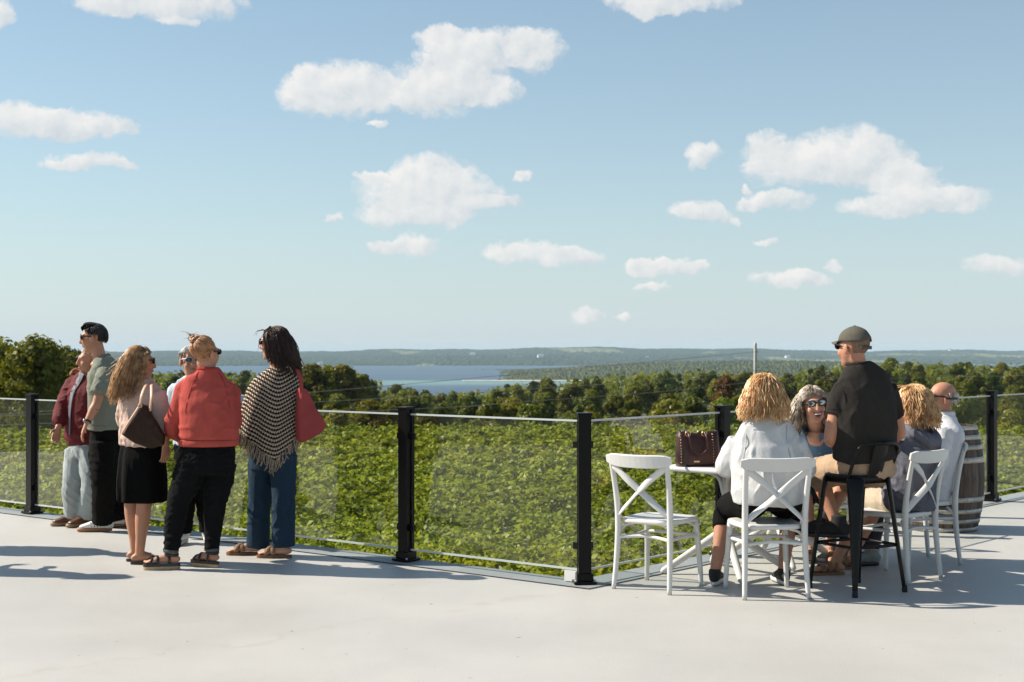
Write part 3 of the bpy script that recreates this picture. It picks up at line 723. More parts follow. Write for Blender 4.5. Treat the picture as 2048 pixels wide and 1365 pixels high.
# ------------------------------------------------------------------ chairs
m_white = mat('white_plastic', (0.62, 0.61, 0.585), 0.45, 0.04, 4, 0.05, 90)
def make_chair():
    c = empty('cross_back_chair')
    # seat: rounded trapezoid, slightly dished
    out = []
    for k in range(40):
        a = 2 * math.pi * k / 40; ca, sa = math.cos(a), math.sin(a); e = 0.42
        x = math.copysign(abs(ca) ** e, ca); y = math.copysign(abs(sa) ** e, sa)
        out.append((x * (0.203 + 0.016 * y), y * 0.205))
    b = MB(); n = 40
    lev = [(0.90, 0.425), (1.0, 0.430), (1.012, 0.443), (1.0, 0.456), (0.955, 0.461), (0.8, 0.456), (0.4, 0.449)]
    for s_, z in lev: b.v += [(x * s_, y * s_, z) for x, y in out]
    b.v.append((0, 0, 0.447)); ce = len(b.v) - 1
    for j in range(len(lev) - 1): b.f += [(j * n + i, j * n + (i + 1) % n, (j + 1) * n + (i + 1) % n, (j + 1) * n + i) for i in range(n)]
    b.f += [((len(lev) - 1) * n + i, (len(lev) - 1) * n + (i + 1) % n, ce) for i in range(n)] + [tuple(range(n - 1, -1, -1))]
    b.build('seat', m_white, c)
    for s_ in (-1, 1):
        b = MB(); b.add(*stube([(s_ * 0.206, 0.198, 0.0), (s_ * 0.196, 0.188, 0.2), (s_ * 0.182, 0.165, 0.432)], [0.0145, 0.018, 0.021], 12, cap='flat')); b.build('leg', m_white, c)
        b = MB(); b.add(*stube([(s_ * 0.206, -0.228, 0.0), (s_ * 0.197, -0.205, 0.2), (s_ * 0.192, -0.192, 0.44), (s_ * 0.197, -0.215, 0.64), (s_ * 0.206, -0.262, 0.845)],
                               [(0.0145, 0.0145), (0.018, 0.018), (0.021, 0.022), (0.019, 0.017), (0.017, 0.013)], 12, side=V((1, 0, 0)), cap='flat')); b.build('leg', m_white, c)
    # top rail: a wide bowed band
    b = MB(); pts, rad = [], []
    for k in range(13):
        u = k / 12 * 2 - 1; pts.append(V((u * 0.238, -0.258 - 0.042 * (1 - u * u), 0.838 + 0.010 * u * u))); rad.append((0.043 - 0.016 * abs(u) ** 5, 0.011))
    ring = [(-1, -0.7), (-0.93, -1), (0.93, -1), (1, -0.7), (1, 0.7), (0.93, 1), (-0.93, 1), (-1, 0.7)]
    for k, (p_, (hh_, th_)) in enumerate(zip(pts, rad)):
        tg = (pts[min(k + 1, 12)] - pts[max(k - 1, 0)]).normalized(); uz = V((0, -0.22, 0.975)); uz = (uz - tg * uz.dot(tg)).normalized(); un = tg.cross(uz)
        e_ = 0.82 if k in (0, 12) else 1.0
        b.v += [tuple(p_ + uz * (a_ * hh_ * e_) + un * (c_ * th_ * e_)) for a_, c_ in ring]
    b.f += [(j * 8 + i, j * 8 + (i + 1) % 8, (j + 1) * 8 + (i + 1) % 8, (j + 1) * 8 + i) for j in range(12) for i in range(8)] + [tuple(range(7, -1, -1)), tuple(range(96, 104))]
    tr_ = b.build('top_rail', m_white, c, smooth=False, bevel=0.003)
    for s_ in (-1, 1):
        b = MB(); b.add(*stube([(s_ * 0.188, -0.258, 0.800), (s_ * 0.09, -0.262, 0.725), (0, -0.250 - 0.006 * s_, 0.648), (-s_ * 0.10, -0.222, 0.560), (-s_ * 0.184, -0.196, 0.487)], [(0.0225, 0.0085)] * 5, 10, side=V((s_ * 0.6, 0, 0.8)))); b.build('back_slat', m_white, c)
    # stretchers: bowed front and rear bars, side bars
    for (p0, p1, bow) in (((-0.193, 0.18, 0.335), (0.193, 0.18, 0.335), V((0, -0.06, 0.012))), ((-0.196, -0.2, 0.335), (0.196, -0.2, 0.335), V((0, 0.05, 0.012))),
                          ((-0.194, 0.18, 0.335), (-0.196, -0.2, 0.335), V((0.03, 0, 0.0))), ((0.194, 0.18, 0.335), (0.196, -0.2, 0.335), V((-0.03, 0, 0.0)))):
        b = MB(); b.add(*stube([p0, (V(p0) + V(p1)) / 2 + bow, p1], 0.0115, 10, k=6)); b.build('stretcher', m_white, c)
    for sx in (-1, 1):
        for sy in (-1, 1):
            b = MB(); b.add(*stube([(sx * 0.190, sy * 0.182, 0.36), (sx * 0.17, sy * 0.155, 0.405), (sx * 0.10, sy * 0.145, 0.428)], 0.010, 8)); b.build('corner_brace', m_white, c)
    return c
ch0 = make_chair()
def put_chair(o, x, y, fx, fy, label):
    o.location = (x, y, 0); o.rotation_euler = (0, 0, math.atan2(fy, fx) - math.pi / 2); tag(o, label, 'chair', 'white chairs round the tables')
CHAIRS = [((0.96, 9.305), (0.58, 0.81), 'empty white cross back chair left of the handbag table'), ((1.615, 9.07), (-0.13, 0.99), 'white cross back chair of the woman in the white sweatshirt'),
          ((2.61, 9.70), (-0.69, 0.72), 'white cross back chair of the woman in the grey hoodie'), ((2.955, 10.39), (-0.96, -0.28), 'white chair seen side on in front of the barrel'),
          ((2.36, 11.02), (-0.50, -0.86), 'white chair of the laughing woman behind the tables')]
chair_objs = [ch0] + [copy_tree(ch0) for _ in CHAIRS[1:]]
for o, ((x, y), (fx, fy), lab) in zip(chair_objs, CHAIRS): put_chair(o, x, y, fx, fy, lab)

# ------------------------------------------------------------------ tables
def make_table():
    t = empty('bistro_table'); out = []
    for k in range(48):
        a = 2 * math.pi * k / 48; ca, sa = math.cos(a), math.sin(a); out.append((math.copysign(abs(ca) ** 0.22, ca) * 0.335, math.copysign(abs(sa) ** 0.22, sa) * 0.335))
    b = MB(); n = 48
    for s_, z in ((0.97, 0.715), (1.0, 0.720), (1.006, 0.733), (1.0, 0.745), (0.985, 0.748)): b.v += [(x * s_, y * s_, z) for x, y in out]
    for j in range(4): b.f += [(j * n + i, j * n + (i + 1) % n, (j + 1) * n + (i + 1) % n, (j + 1) * n + i) for i in range(n)]
    b.f += [tuple(range(n - 1, -1, -1)), tuple(range(4 * n, 5 * n))]; b.build('table_top', m_white, t)
    b = MB(); b.add(*tube([(0, 0, 0.235), (0, 0, 0.5), (0, 0, 0.714)], 0.031, 16, cap='flat')); b.build('column', m_white, t)
    for k in range(4):
        a = math.pi / 4 + k * math.pi / 2; u = V((math.cos(a), math.sin(a), 0))
        b = MB(); b.add(*stube([u * 0.02 + V((0, 0, 0.30)), u * 0.22 + V((0, 0, 0.165)), u * 0.44 + V((0, 0, 0.022))], [0.030, 0.027, 0.023], 12)); b.build('leg', m_white, t)
        b = MB(); b.add(*stube([u * 0.02 + V((0, 0, 0.56)), u * 0.05 + V((0, 0, 0.66)), u * 0.13 + V((0, 0, 0.70)), u * 0.26 + V((0, 0, 0.708))], [0.016, 0.015, 0.012, 0.008], 8)); b.build('bracket', m_white, t)
    return t
ANG_R = math.atan2(DR.y, DR.x)
t1 = make_table(); t1.location = (1.485, 9.87, 0); t1.rotation_euler = (0, 0, ANG_R)
tag(t1, 'white bistro table carrying the burgundy handbag', 'table', 'white bistro tables')
t2 = copy_tree(t1); t2.location = (1.485 + DR.x * 0.685, 9.87 + DR.y * 0.685, 0)
tag(t2, 'white bistro table in front of the laughing woman', 'table', 'white bistro tables')

# ------------------------------------------------------------------ bar stool
m_gun = mat('dark_painted_steel', (0.005, 0.0046, 0.0042), 0.36, 0.25, 14, 0.1, 120, spec=0.22)
def make_stool():
    s = empty('bar_stool'); h = 0.152; zs = 0.755
    b = MB(); out = []
    for k in range(32):
        a = 2 * math.pi * k / 32; ca, sa = math.cos(a), math.sin(a); out.append((math.copysign(abs(ca) ** 0.3, ca) * h, math.copysign(abs(sa) ** 0.3, sa) * h))
    n = 32
    for sc, z in ((1.06, zs - 0.055), (1.05, zs - 0.02), (1.03, zs - 0.004), (0.97, zs), (0.85, zs - 0.006), (0.4, zs - 0.010)): b.v += [(x * sc, y * sc, z) for x, y in out]
    for j in range(5): b.f += [(j * n + i, j * n + (i + 1) % n, (j + 1) * n + (i + 1) % n, (j + 1) * n + i) for i in range(n)]
    b.f += [tuple(range(n - 1, -1, -1)), tuple(range(5 * n, 6 * n))]; b.build('seat', m_gun, s)
    for sx in (-1, 1):
        for sy in (-1, 1):
            b = MB(); pts, rad = [], []
            for k in range(9):
                u = k / 8; pts.append(V((sx * (0.138 + 0.072 * u), sy * (0.138 + 0.072 * u), zs - 0.03 - (zs - 0.05) * u))); rad.append((0.058 - 0.042 * u ** 0.75, 0.017 - 0.004 * u))
            b.add(*tube(pts, rad, 12, side=V((sx, -sy, 0)))); lg = b.build('leg', m_gun, s)
            b = MB(); b.lathe([(0.018, 0), (0.019, 0.02), (0.015, 0.045)], 12, (sx * 0.211, sy * 0.211, 0.0)); b.build('foot_cap', mat('rubber', (0.02, 0.02, 0.02), 0.9), lg)
    q = 0.138 + 0.072 * 0.62; zf = 0.30
    for (p0, p1) in (((-q, -q), (q, -q)), ((q, -q), (q, q)), ((q, q), (-q, q)), ((-q, q), (-q, -q))):
        b = MB(); b.add(*tube([(p0[0], p0[1], zf), (p1[0], p1[1], zf)], 0.0105, 10)); b.build('footrest', m_gun, s)
    b = MB(); b.add(*stube([(-0.16, -0.10, zs - 0.02), (-0.175, -0.165, zs + 0.10), (-0.15, -0.205, zs + 0.185), (0, -0.235, zs + 0.205), (0.15, -0.205, zs + 0.185), (0.175, -0.165, zs + 0.10), (0.16, -0.10, zs - 0.02)], 0.0115, 10, k=6)); b.build('back_hoop', m_gun, s)
    b = MB(); b.add(*stube([(0, -0.150, zs - 0.03), (0, -0.185, zs + 0.06), (0, -0.232, zs + 0.205)], [(0.062, 0.006)] * 3, 10, side=V((1, 0, 0)), cap='flat')); b.build('back_splat', m_gun, s)
    return s
stool = make_stool(); stool.location = (2.225, 9.19, 0); stool.rotation_euler = (0, 0, math.atan2(0.87, -0.49) - math.pi / 2)
tag(stool, 'black metal bar stool under the man in the cap', 'stool')

# ------------------------------------------------------------------ barrel
m_stave = [mat('stave_%d' % k, c, 0.75, 0.35, 5.0, 0.5, 40, stretch=(6, 6, 1)) for k, c in enumerate([(0.070, 0.050, 0.037), (0.095, 0.072, 0.055), (0.050, 0.035, 0.026)])]
m_hoop = mat('galvanised_hoop', (0.50, 0.48, 0.44), 0.5, metal=0.55, vscale=9, col2=(0.30, 0.27, 0.24))
m_head = mat('barrel_head', (0.34, 0.24, 0.15), 0.8, 0.25, 4, 0.4, 40, stretch=(1, 9, 1))
BZ = [0, 0.02, 0.09, 0.2, 0.32, 0.45, 0.58, 0.70, 0.81, 0.88, 0.90]
def br(z): return 0.288 + 0.066 * (1 - ((z - 0.45) / 0.45) ** 2)
bar = empty('wine_barrel', (3.72, 12.32, 0)); NS = 26
stv = MB()
da = math.pi / NS - 0.006
for z in BZ:
    for rr, aa in ((br(z), -da), (br(z) + 0.002, 0), (br(z), da), (br(z) - 0.028, da), (br(z) - 0.028, -da)):
        stv.v.append((rr * math.cos(aa), rr * math.sin(aa), z))
for j in range(len(BZ) - 1): stv.f += [(j * 5 + k, j * 5 + (k + 1) % 5, (j + 1) * 5 + (k + 1) % 5, (j + 1) * 5 + k) for k in range(5)]
stv.f += [(4, 3, 2, 1, 0), tuple(range((len(BZ) - 1) * 5, len(BZ) * 5))]
stave_me = [stv.mesh('stave', m, smooth=False) for m in m_stave]
for k in range(NS):
    o = link('stave', stave_me[(k * 7) % 3], bar); o.rotation_euler = (0, 0, 2 * math.pi * k / NS)
for zc, hw in ((0.884, 0.016), (0.806, 0.019), (0.722, 0.019), (0.615, 0.024), (0.281, 0.021), (0.181, 0.018), (0.095, 0.018), (0.022, 0.018)):
    b = MB(); b.lathe([(br(zc - hw) - 0.002, zc - hw), (br(zc - hw) + 0.0045, zc - hw), (br(zc + hw) + 0.0045, zc + hw), (br(zc + hw) - 0.002, zc + hw)], 48, close=False); hp = b.build('hoop', m_hoop, bar)
    b = MB(); b.lathe([(0.007, 0), (0.006, 0.004), (0.002, 0.006)], 8); o = b.build('rivet', m_steel, hp); o.rotation_euler = (0, R(90), R(-70)); o.location = ((br(zc) + 0.004) * math.cos(R(-70)), (br(zc) + 0.004) * math.sin(R(-70)), zc)
b = MB(); b.lathe([(0.262, 0.855), (0.262, 0.872)], 40); b.build('barrel_head', m_head, bar)
tag(bar, 'dark oak wine barrel with galvanised hoops by the railing', 'barrel')
# a bottle and a boxed menu stand on the barrel
b = MB(); b.lathe([(0.036, 0), (0.037, 0.01), (0.037, 0.17), (0.030, 0.205), (0.014, 0.235), (0.0135, 0.29), (0.016, 0.292), (0.016, 0.302), (0.012, 0.303)], 20)
bot = b.build('bottle', mat('bottle_pale', (0.55, 0.56, 0.50), 0.25)); q = W(1913, 850, 12.3); bot.location = (q.x, 12.36, 0.872 - 0.25 + 0.25); bot.scale = (0.7, 0.7, 0.42)
tag(bot, 'small pale bottle on the barrel behind the white shirted man', 'bottle')
bx_ = empty('menu_holder', (3.53, 12.26, 0.9))
b = MB(); b.box((0, 0, 0.035), (0.075, 0.04, 0.035)); b.build('body', mat('pale_box', (0.50, 0.55, 0.52), 0.6, 0.1, 9), bx_, smooth=False, bevel=0.004)
b = MB(); b.box((0, 0, 0.075), (0.078, 0.043, 0.005)); b.build('lid', m_black, bx_, smooth=False, bevel=0.002)
bx_.location.z = 0.873
tag(bx_, 'small pale box with black lid on the barrel', 'box')

# ------------------------------------------------------------------ handbag on the table
m_bag = mat('burgundy_leather', (0.045, 0.012, 0.010), 0.32, 0.25, 7, 0.25, 130)
m_gold = mat('gold_hardware', (0.75, 0.55, 0.28), 0.3, metal=0.9)
def handbag():
    q = W(1395, 931, 9.82); o = empty('handbag', (q.x, 9.82, 0.749), R(12))
    b = MB(); lev = [(0.150, 0.062, 0.0), (0.154, 0.066, 0.02), (0.152, 0.062, 0.10), (0.147, 0.045, 0.19), (0.142, 0.030, 0.243), (0.136, 0.024, 0.243), (0.14, 0.04, 0.15)]
    n = 32
    for (rx, ry, z) in lev:
        for k in range(n):
            a = 2 * math.pi * k / n; ca, sa = math.cos(a), math.sin(a)
            x = math.copysign(abs(ca) ** 0.35, ca) * rx; y = math.copysign(abs(sa) ** 0.6, sa) * ry
            b.v.append((x, y, z - (0.02 * (1 - abs(x) / rx) if 0.2 < z < 0.25 else 0)))
    for j in range(len(lev) - 1): b.f += [(j * n + k, j * n + (k + 1) % n, (j + 1) * n + (k + 1) % n, (j + 1) * n + k) for k in range(n)]
    b.f += [tuple(range(n - 1, -1, -1)), tuple(range((len(lev) - 1) * n, len(lev) * n))]
    body = b.build('body', m_bag, o)
    for s_ in (-1, 1):
        b = MB(); b.add(*stube([(-0.085, s_ * 0.036, 0.235), (-0.088, s_ * 0.085, 0.20), (-0.07, s_ * 0.098, 0.12), (-0.02, s_ * 0.100, 0.085), (0.03, s_ * 0.098, 0.12), (0.035, s_ * 0.085, 0.20), (0.03, s_ * 0.036, 0.235)], [(0.010, 0.006)] * 7, 8, side=V((0, 1, 0)), k=6)); hd = b.build('handle', m_bag, o)
        for x in (-0.086, 0.032):
            b = MB(); ring = [V((x + 0.017 * math.cos(t), s_ * 0.045, 0.225 + 0.017 * math.sin(t))) for t in np.linspace(0, 2 * math.pi, 17)]; b.add(*tube(ring, 0.004, 6)); b.build('ring', m_gold, hd)
    for k in range(11):
        for x in (-0.138, 0.092):
            z = 0.03 + k * 0.019; b = MB(); b.ell((x, -0.066 + 0.17 * max(0, z - 0.1) ** 1.15 * 1.4 - (0.0 if x > 0 else -0.006), z), (0.004, 0.004, 0.004), 6, 4); b.build('stud', m_gold, body)
    b = MB(); b.box((-0.03, -0.067, 0.035), (0.020, 0.002, 0.005)); b.build('plate', m_gold, body, smooth=False)
    tag(o, 'burgundy leather handbag with gold studs on the bistro table', 'handbag')
handbag()
# ================================================================== PEOPLE: tools
def voxel(parts, vox, smooth=2, clampz=None):
    """union of closed pieces -> one continuous smooth surface"""
    b = MB()
    for p in parts: b.add(*p)
    me = b.mesh('tmp', None, False)
    bm = bmesh.new(); bm.from_mesh(me); bmesh.ops.recalc_face_normals(bm, faces=bm.faces); bm.to_mesh(me); bm.free()
    o = bpy.data.objects.new('tmp', me); COL.objects.link(o)
    r_ = o.modifiers.new('r', 'REMESH'); r_.mode = 'VOXEL'; r_.voxel_size = vox; r_.use_smooth_shade = True
    if smooth:
        s_ = o.modifiers.new('s', 'SMOOTH'); s_.factor = 0.5; s_.iterations = smooth
    dg = bpy.context.evaluated_depsgraph_get(); dg.update()
    ev = o.evaluated_get(dg); m2 = bpy.data.meshes.new_from_object(ev)
    n = len(m2.vertices); co = np.empty(n * 3, np.float32); m2.vertices.foreach_get('co', co)
    no = np.empty(n * 3, np.float32); m2.vertices.foreach_get('normal', no)
    nf = len(m2.polygons); lt = np.empty(nf, np.int32); m2.polygons.foreach_get('loop_total', lt)
    lv = np.empty(len(m2.loops), np.int32); m2.loops.foreach_get('vertex_index', lv)
    faces = []; i = 0
    for t_ in lt: faces.append(tuple(int(x) for x in lv[i:i + t_])); i += t_
    bpy.data.objects.remove(o); bpy.data.meshes.remove(me); bpy.data.meshes.remove(m2)
    co = co.reshape(-1, 3).astype(float); no = no.reshape(-1, 3).astype(float)
    if clampz is not None: co[:, 2] = np.maximum(co[:, 2], clampz)
    return co, no, faces

def sines(co, wl, seed, n=6, stretch=(1, 1, 1)):
    rg = np.random.RandomState(seed); out = np.zeros(len(co)); c = co * np.array(stretch)
    for _ in range(n):
        k = rg.normal(size=3); k /= np.linalg.norm(k); w = wl * rg.uniform(0.6, 1.6)
        ph = rg.uniform(0, 6.28); warp = 0.8 * np.sin(c @ (rg.normal(size=3) * 6 / wl * 0.25) + rg.uniform(0, 6))
        out += np.sin(c @ k * 2 * math.pi / w + ph + warp)
    return out / n ** 0.5
def wrinkle(co, no, amp, wl, seed, stretch=(1, 1, 1)):
    h = sines(co, wl * 1.3, seed, 3, stretch); msk = np.clip(0.5 + 0.9 * sines(co, 0.32, seed + 50, 3), 0, 1)
    h2 = sines(co, wl * 2.4, seed + 9, 3, stretch)                        # sparse creases over broad soft folds
    return co + no * (amp * (2.0 * np.clip(1 - np.abs(h) * 1.3, 0, 1) ** 1.6 * msk + 0.5 * h2))[:, None]

class Person:
    def __init__(s, loc, label):
        s.loc = V(loc); s.o = empty('person', s.loc); tag(s.o, label, 'person')
    def mesh(s, name, co, faces, m, parent=None, extra=None):
        b = MB(); b.v = [tuple(c) for c in co]; b.f = list(faces)
        for e in (extra or []): b.add(*e)
        return b.build(name, m, parent or s.o, origin=s.loc)
    def cloth(s, name, parts, m, vox=0.011, smooth=3, amp=0.004, wl=0.10, seed=1, stretch=(1, 1, 1), parent=None, clampz=None):
        co, no, f = voxel(parts, vox, smooth, clampz)
        if amp: co = wrinkle(co, no, amp, wl, seed, stretch)
        return s.mesh(name, co, f, m, parent)
    def raw(s, name, parts, m, parent=None, smooth=True):
        b = MB()
        for p in parts: b.add(*p)
        return b.build(name, m, parent or s.o, smooth=smooth, origin=s.loc)

def frame(f, u=(0, 0, 1)):
    f = V(f).normalized(); u = V(u); u = (u - f * u.dot(f)).normalized(); r = f.cross(u)
    return r, f, u
class Head:
    """head-local axes: x right, y forward, z up; origin at ear height"""
    def __init__(s, c, f, u=(0, 0, 1), k=1.0): s.c = V(c); s.r, s.f, s.u = frame(f, u); s.k = k
    def p(s, x, y, z): return s.c + (s.r * x + s.f * y + s.u * z) * s.k
    def e(s, x, y, z, a, b_, c_): return ell(s.p(x, y, z), (s.r * a * s.k, s.f * b_ * s.k, s.u * c_ * s.k), 16, 11)
    def skin(s, jaw=1.0):
        P = [s.e(0, -0.012, 0.034, 0.074, 0.094, 0.084), s.e(0, 0.030, -0.020, 0.064, 0.066, 0.086), s.e(0, 0.034, -0.074, 0.050 * jaw, 0.052, 0.045),
             s.e(0, 0.064, -0.100, 0.028, 0.026, 0.020), s.e(0, 0.078, 0.030, 0.052, 0.022, 0.018), s.e(0.038, 0.066, -0.028, 0.024, 0.024, 0.026), s.e(-0.038, 0.066, -0.028, 0.024, 0.024, 0.026),
             stube([s.p(0, 0.094, 0.020), s.p(0, 0.107, -0.006), s.p(0, 0.113, -0.030)], [0.009 * s.k, 0.0115 * s.k, 0.0145 * s.k], 8), s.e(0, 0.087, -0.060, 0.024, 0.012, 0.012)]
        return P
    def ears(s):
        return [q for x in (-1, 1) for q in (s.e(x * 0.079, -0.004, -0.006, 0.009, 0.020, 0.032), s.e(x * 0.076, 0.004, -0.022, 0.008, 0.010, 0.014))]

def hand(w, d, palm_n, side, s=1.0, curl=0.35, spread=1.0, thumb=1):
    """palm + five bent fingers; d along the hand, palm_n towards the palm side, side towards the thumb"""
    d = V(d).normalized(); pn = V(palm_n); pn = (pn - d * pn.dot(d)).normalized(); sd_ = d.cross(pn)
    if sd_.dot(V(side)) < 0: sd_ = -sd_
    w = V(w); P = [stube([w - d * 0.02 * s, w + d * 0.03 * s, w + d * 0.07 * s, w + d * 0.095 * s], [(0.024 * s, 0.019 * s), (0.034 * s, 0.017 * s), (0.041 * s, 0.015 * s), (0.040 * s, 0.012 * s)], 10, side=sd_)]
    for off, L in ((0.031, 0.070), (0.0105, 0.078), (-0.0105, 0.073), (-0.031, 0.058)):
        b0 = w + d * 0.088 * s + sd_ * off * s; a = 0.0; pts = [b0 - d * 0.01 * s]; p = b0; rad = [0.0095 * s]
        dd = (d + sd_ * off * 3 * spread).normalized()
        for k, f in enumerate((0.45, 0.32, 0.23)):
            a += curl * (0.6 + 0.5 * k); q = dd * math.cos(a) + pn * math.sin(a); pts.append(p); rad.append((0.0092 - 0.0008 * k) * s); p = p + q * L * f * s
        pts.append(p); rad.append(0.0065 * s)
        P.append(tube(pts, rad, 7))
    t0 = w + d * 0.028 * s + sd_ * 0.028 * s
    P.append(tube([t0, t0 + (d * 0.6 + sd_ * 0.75 + pn * 0.2).normalized() * 0.034 * s, t0 + (d * 0.6 + sd_ * 0.75 + pn * 0.2).normalized() * 0.034 * s + (d * 0.85 + sd_ * 0.3 + pn * 0.45).normalized() * 0.036 * s], [0.013 * s, 0.0105 * s, 0.0075 * s], 8))
    return P

def arm(sh, el_, wr, s=1.0):
    sh, el_, wr = V(sh), V(el_), V(wr)
    return [stube([sh.lerp(el_, 0.10), sh.lerp(el_, 0.4), el_, el_.lerp(wr, 0.35), wr], [0.044 * s, 0.047 * s, 0.040 * s, 0.041 * s, 0.0265 * s], 12)]
def leg(hp, kn, an, s=1.0):
    hp, kn, an = V(hp), V(kn), V(an)
    back = V((0, 0, 0))
    return [stube([hp, hp.lerp(kn, 0.45), kn, kn.lerp(an, 0.30), kn.lerp(an, 0.7), an], [0.070 * s, 0.074 * s, 0.056 * s, 0.056 * s, 0.040 * s, 0.034 * s], 14)]
def foot(an, d, s=1.0, up=(0, 0, 1)):
    """bare foot below the ankle; d = pointing direction"""
    an, d, u = V(an), V(d).normalized(), V(up); sd_ = d.cross(u).normalized()
    g = an - u * 0.075 * s
    P = [stube([g - d * 0.045 * s + u * 0.030 * s, g + u * 0.038 * s, g + d * 0.07 * s + u * 0.032 * s, g + d * 0.125 * s + u * 0.020 * s, g + d * 0.150 * s + u * 0.015 * s], [(0.028 * s, 0.028 * s), (0.030 * s, 0.036 * s), (0.034 * s, 0.028 * s), (0.040 * s, 0.018 * s), (0.036 * s, 0.013 * s)], 12, side=sd_),
         stube([an + u * 0.02, g + u * 0.035 * s], [0.033 * s, 0.034 * s], 10)]
    for k, (o, L, r_) in enumerate(((0.026, 0.046, 0.0125), (0.008, 0.042, 0.009), (-0.006, 0.036, 0.0085), (-0.019, 0.030, 0.008), (-0.031, 0.024, 0.0075))):
        P.append(tube([g + d * 0.140 * s + sd_ * o * s + u * 0.014 * s, g + d * (0.145 + L) * s + sd_ * o * s * 1.05 + u * 0.011 * s], [r_ * s, r_ * 0.85 * s], 7))
    return P
def sole_pts(an, d, s=1.0, up=(0, 0, 1), grow=1.0):
    an, d, u = V(an), V(d).normalized(), V(up); sd_ = d.cross(u).normalized(); g = an - u * 0.075 * s
    out = []
    for k in range(28):
        a = 2 * math.pi * k / 28; y = math.cos(a); x = math.sin(a)
        wd = (0.038 + 0.011 * y - 0.006 * math.cos(math.pi * (y + 0.1))) * grow
        out.append(g + d * (0.062 + y * 0.128 * (1 + (grow - 1) * 0.3)) * s + sd_ * math.copysign(abs(x) ** 0.8, x) * wd * s)
    return out, u
def slab(an, d, s, z0, z1, up=(0, 0, 1), grow=1.0):
    out, u = sole_pts(an, d, s, up, grow); n = len(out)
    vs = [p + u * z0 for p in out] + [p + u * z1 for p in out]
    return vs, [(i, (i + 1) % n, n + (i + 1) % n, n + i) for i in range(n)] + [tuple(range(n - 1, -1, -1)), tuple(range(n, 2 * n))]
def shoe(P, an, d, m_up, m_sole, s=1.05, up=(0, 0, 1), high=0.0, stripes=None):
    """closed shoe: upper, sole, laces"""
    an, d, u = V(an), V(d).normalized(), V(up); sd_ = d.cross(u).normalized(); g = an - u * 0.075 * s
    parts = [stube([g - d * 0.052 * s + u * 0.045 * s, g + u * 0.052 * s, g + d * 0.07 * s + u * 0.044 * s, g + d * 0.13 * s + u * 0.034 * s, g + d * 0.172 * s + u * 0.028 * s],
                   [(0.034 * s, 0.042 * s), (0.038 * s, 0.046 * s), (0.043 * s, 0.036 * s), (0.046 * s, 0.024 * s), (0.036 * s, 0.016 * s)], 14, side=sd_),
             stube([g - d * 0.012 * s + u * 0.05 * s, g - d * 0.014 * s + u * (0.098 + high) * s], [(0.044 * s, 0.050 * s), (0.040 * s, 0.047 * s)], 14, side=sd_, cap='flat')]
    sh = P.cloth('shoe', parts, m_up, 0.008, 2, 0.0, parent=P.o)
    P.raw('sole', [slab(an, d, s * 1.06, 0.0, 0.026 * s, up, 1.02)], m_sole, sh)
    P.raw('lace', [tube([g + d * (0.055 + 0.022 * k) * s - sd_ * 0.022 * s + u * (0.084 - 0.011 * k) * s, g + d * (0.06 + 0.022 * k) * s + u * (0.0905 - 0.0118 * k) * s, g + d * (0.055 + 0.022 * k) * s + sd_ * 0.022 * s + u * (0.084 - 0.011 * k) * s], 0.0032, 5) for k in range(4)], m_sole, sh)
    if stripes:
        P.raw('stripe', [stube([g + d * (0.035 + 0.022 * k) * s + sd_ * q * 0.0415 * s + u * 0.03 * s, g + d * (0.045 + 0.022 * k) * s + sd_ * q * 0.0375 * s + u * 0.066 * s], [(0.004, 0.0016)] * 2, 6, side=d) for k in range(3) for q in (-1, 1)], stripes, sh)
def straps(an, d, s, defs, up=(0, 0, 1)):
    """bands over the foot: (position along foot, height, half width, band half breadth)"""
    an, d, u = V(an), V(d).normalized(), V(up); sd_ = d.cross(u).normalized(); g = an - u * 0.075 * s; P = []
    for (y, h, wd, br_, lean) in defs:
        pts = [g + d * (y + lean * math.cos(t) * 0.03) * s + sd_ * math.cos(t) * wd * s + u * (0.006 + math.sin(t) * h) * s for t in np.linspace(0, math.pi, 11)]
        P.append(tube(pts, [(br_ * s, 0.0035)] * 11, 8, side=d, cap='flat'))
    return P

def torso(rings, lat, n=22):
    """rings: (centre, half width, half depth) bottom to top"""
    return stube([r_[0] for r_ in rings], [(r_[1], r_[2]) for r_ in rings], n, side=lat, k=5, cap='flat')

def skin_mat(name, col):
    m = bpy.data.materials.new(name); m.use_nodes = True; t = NT(m.node_tree); b = t.n['Principled BSDF']
    c = t.new('ShaderNodeTexCoord').outputs['Object']
    n = t.noise(c, 14, 4, 0.6)
    t.l.new(t.mix(t.smooth(n, 0.3, 0.7), (*[x * 0.88 for x in col], 1), (col[0] * 1.08, col[1] * 0.98, col[2] * 0.93, 1)), b.inputs['Base Color'])
    b.inputs['Roughness'].default_value = 0.52; b.inputs['Subsurface Weight'].default_value = 0.08; b.inputs['Subsurface Radius'].default_value = (0.012, 0.004, 0.002)
    b.inputs['Subsurface Scale'].default_value = 1.0; b.inputs['Specular IOR Level'].default_value = 0.35
    return m
M_SKIN = {'fair': skin_mat('skin_fair', (0.52, 0.295, 0.200)), 'tan': skin_mat('skin_tan', (0.46, 0.235, 0.145)), 'ruddy': skin_mat('skin_ruddy', (0.46, 0.232, 0.150)), 'legs': skin_mat('skin_legs', (0.45, 0.228, 0.142))}
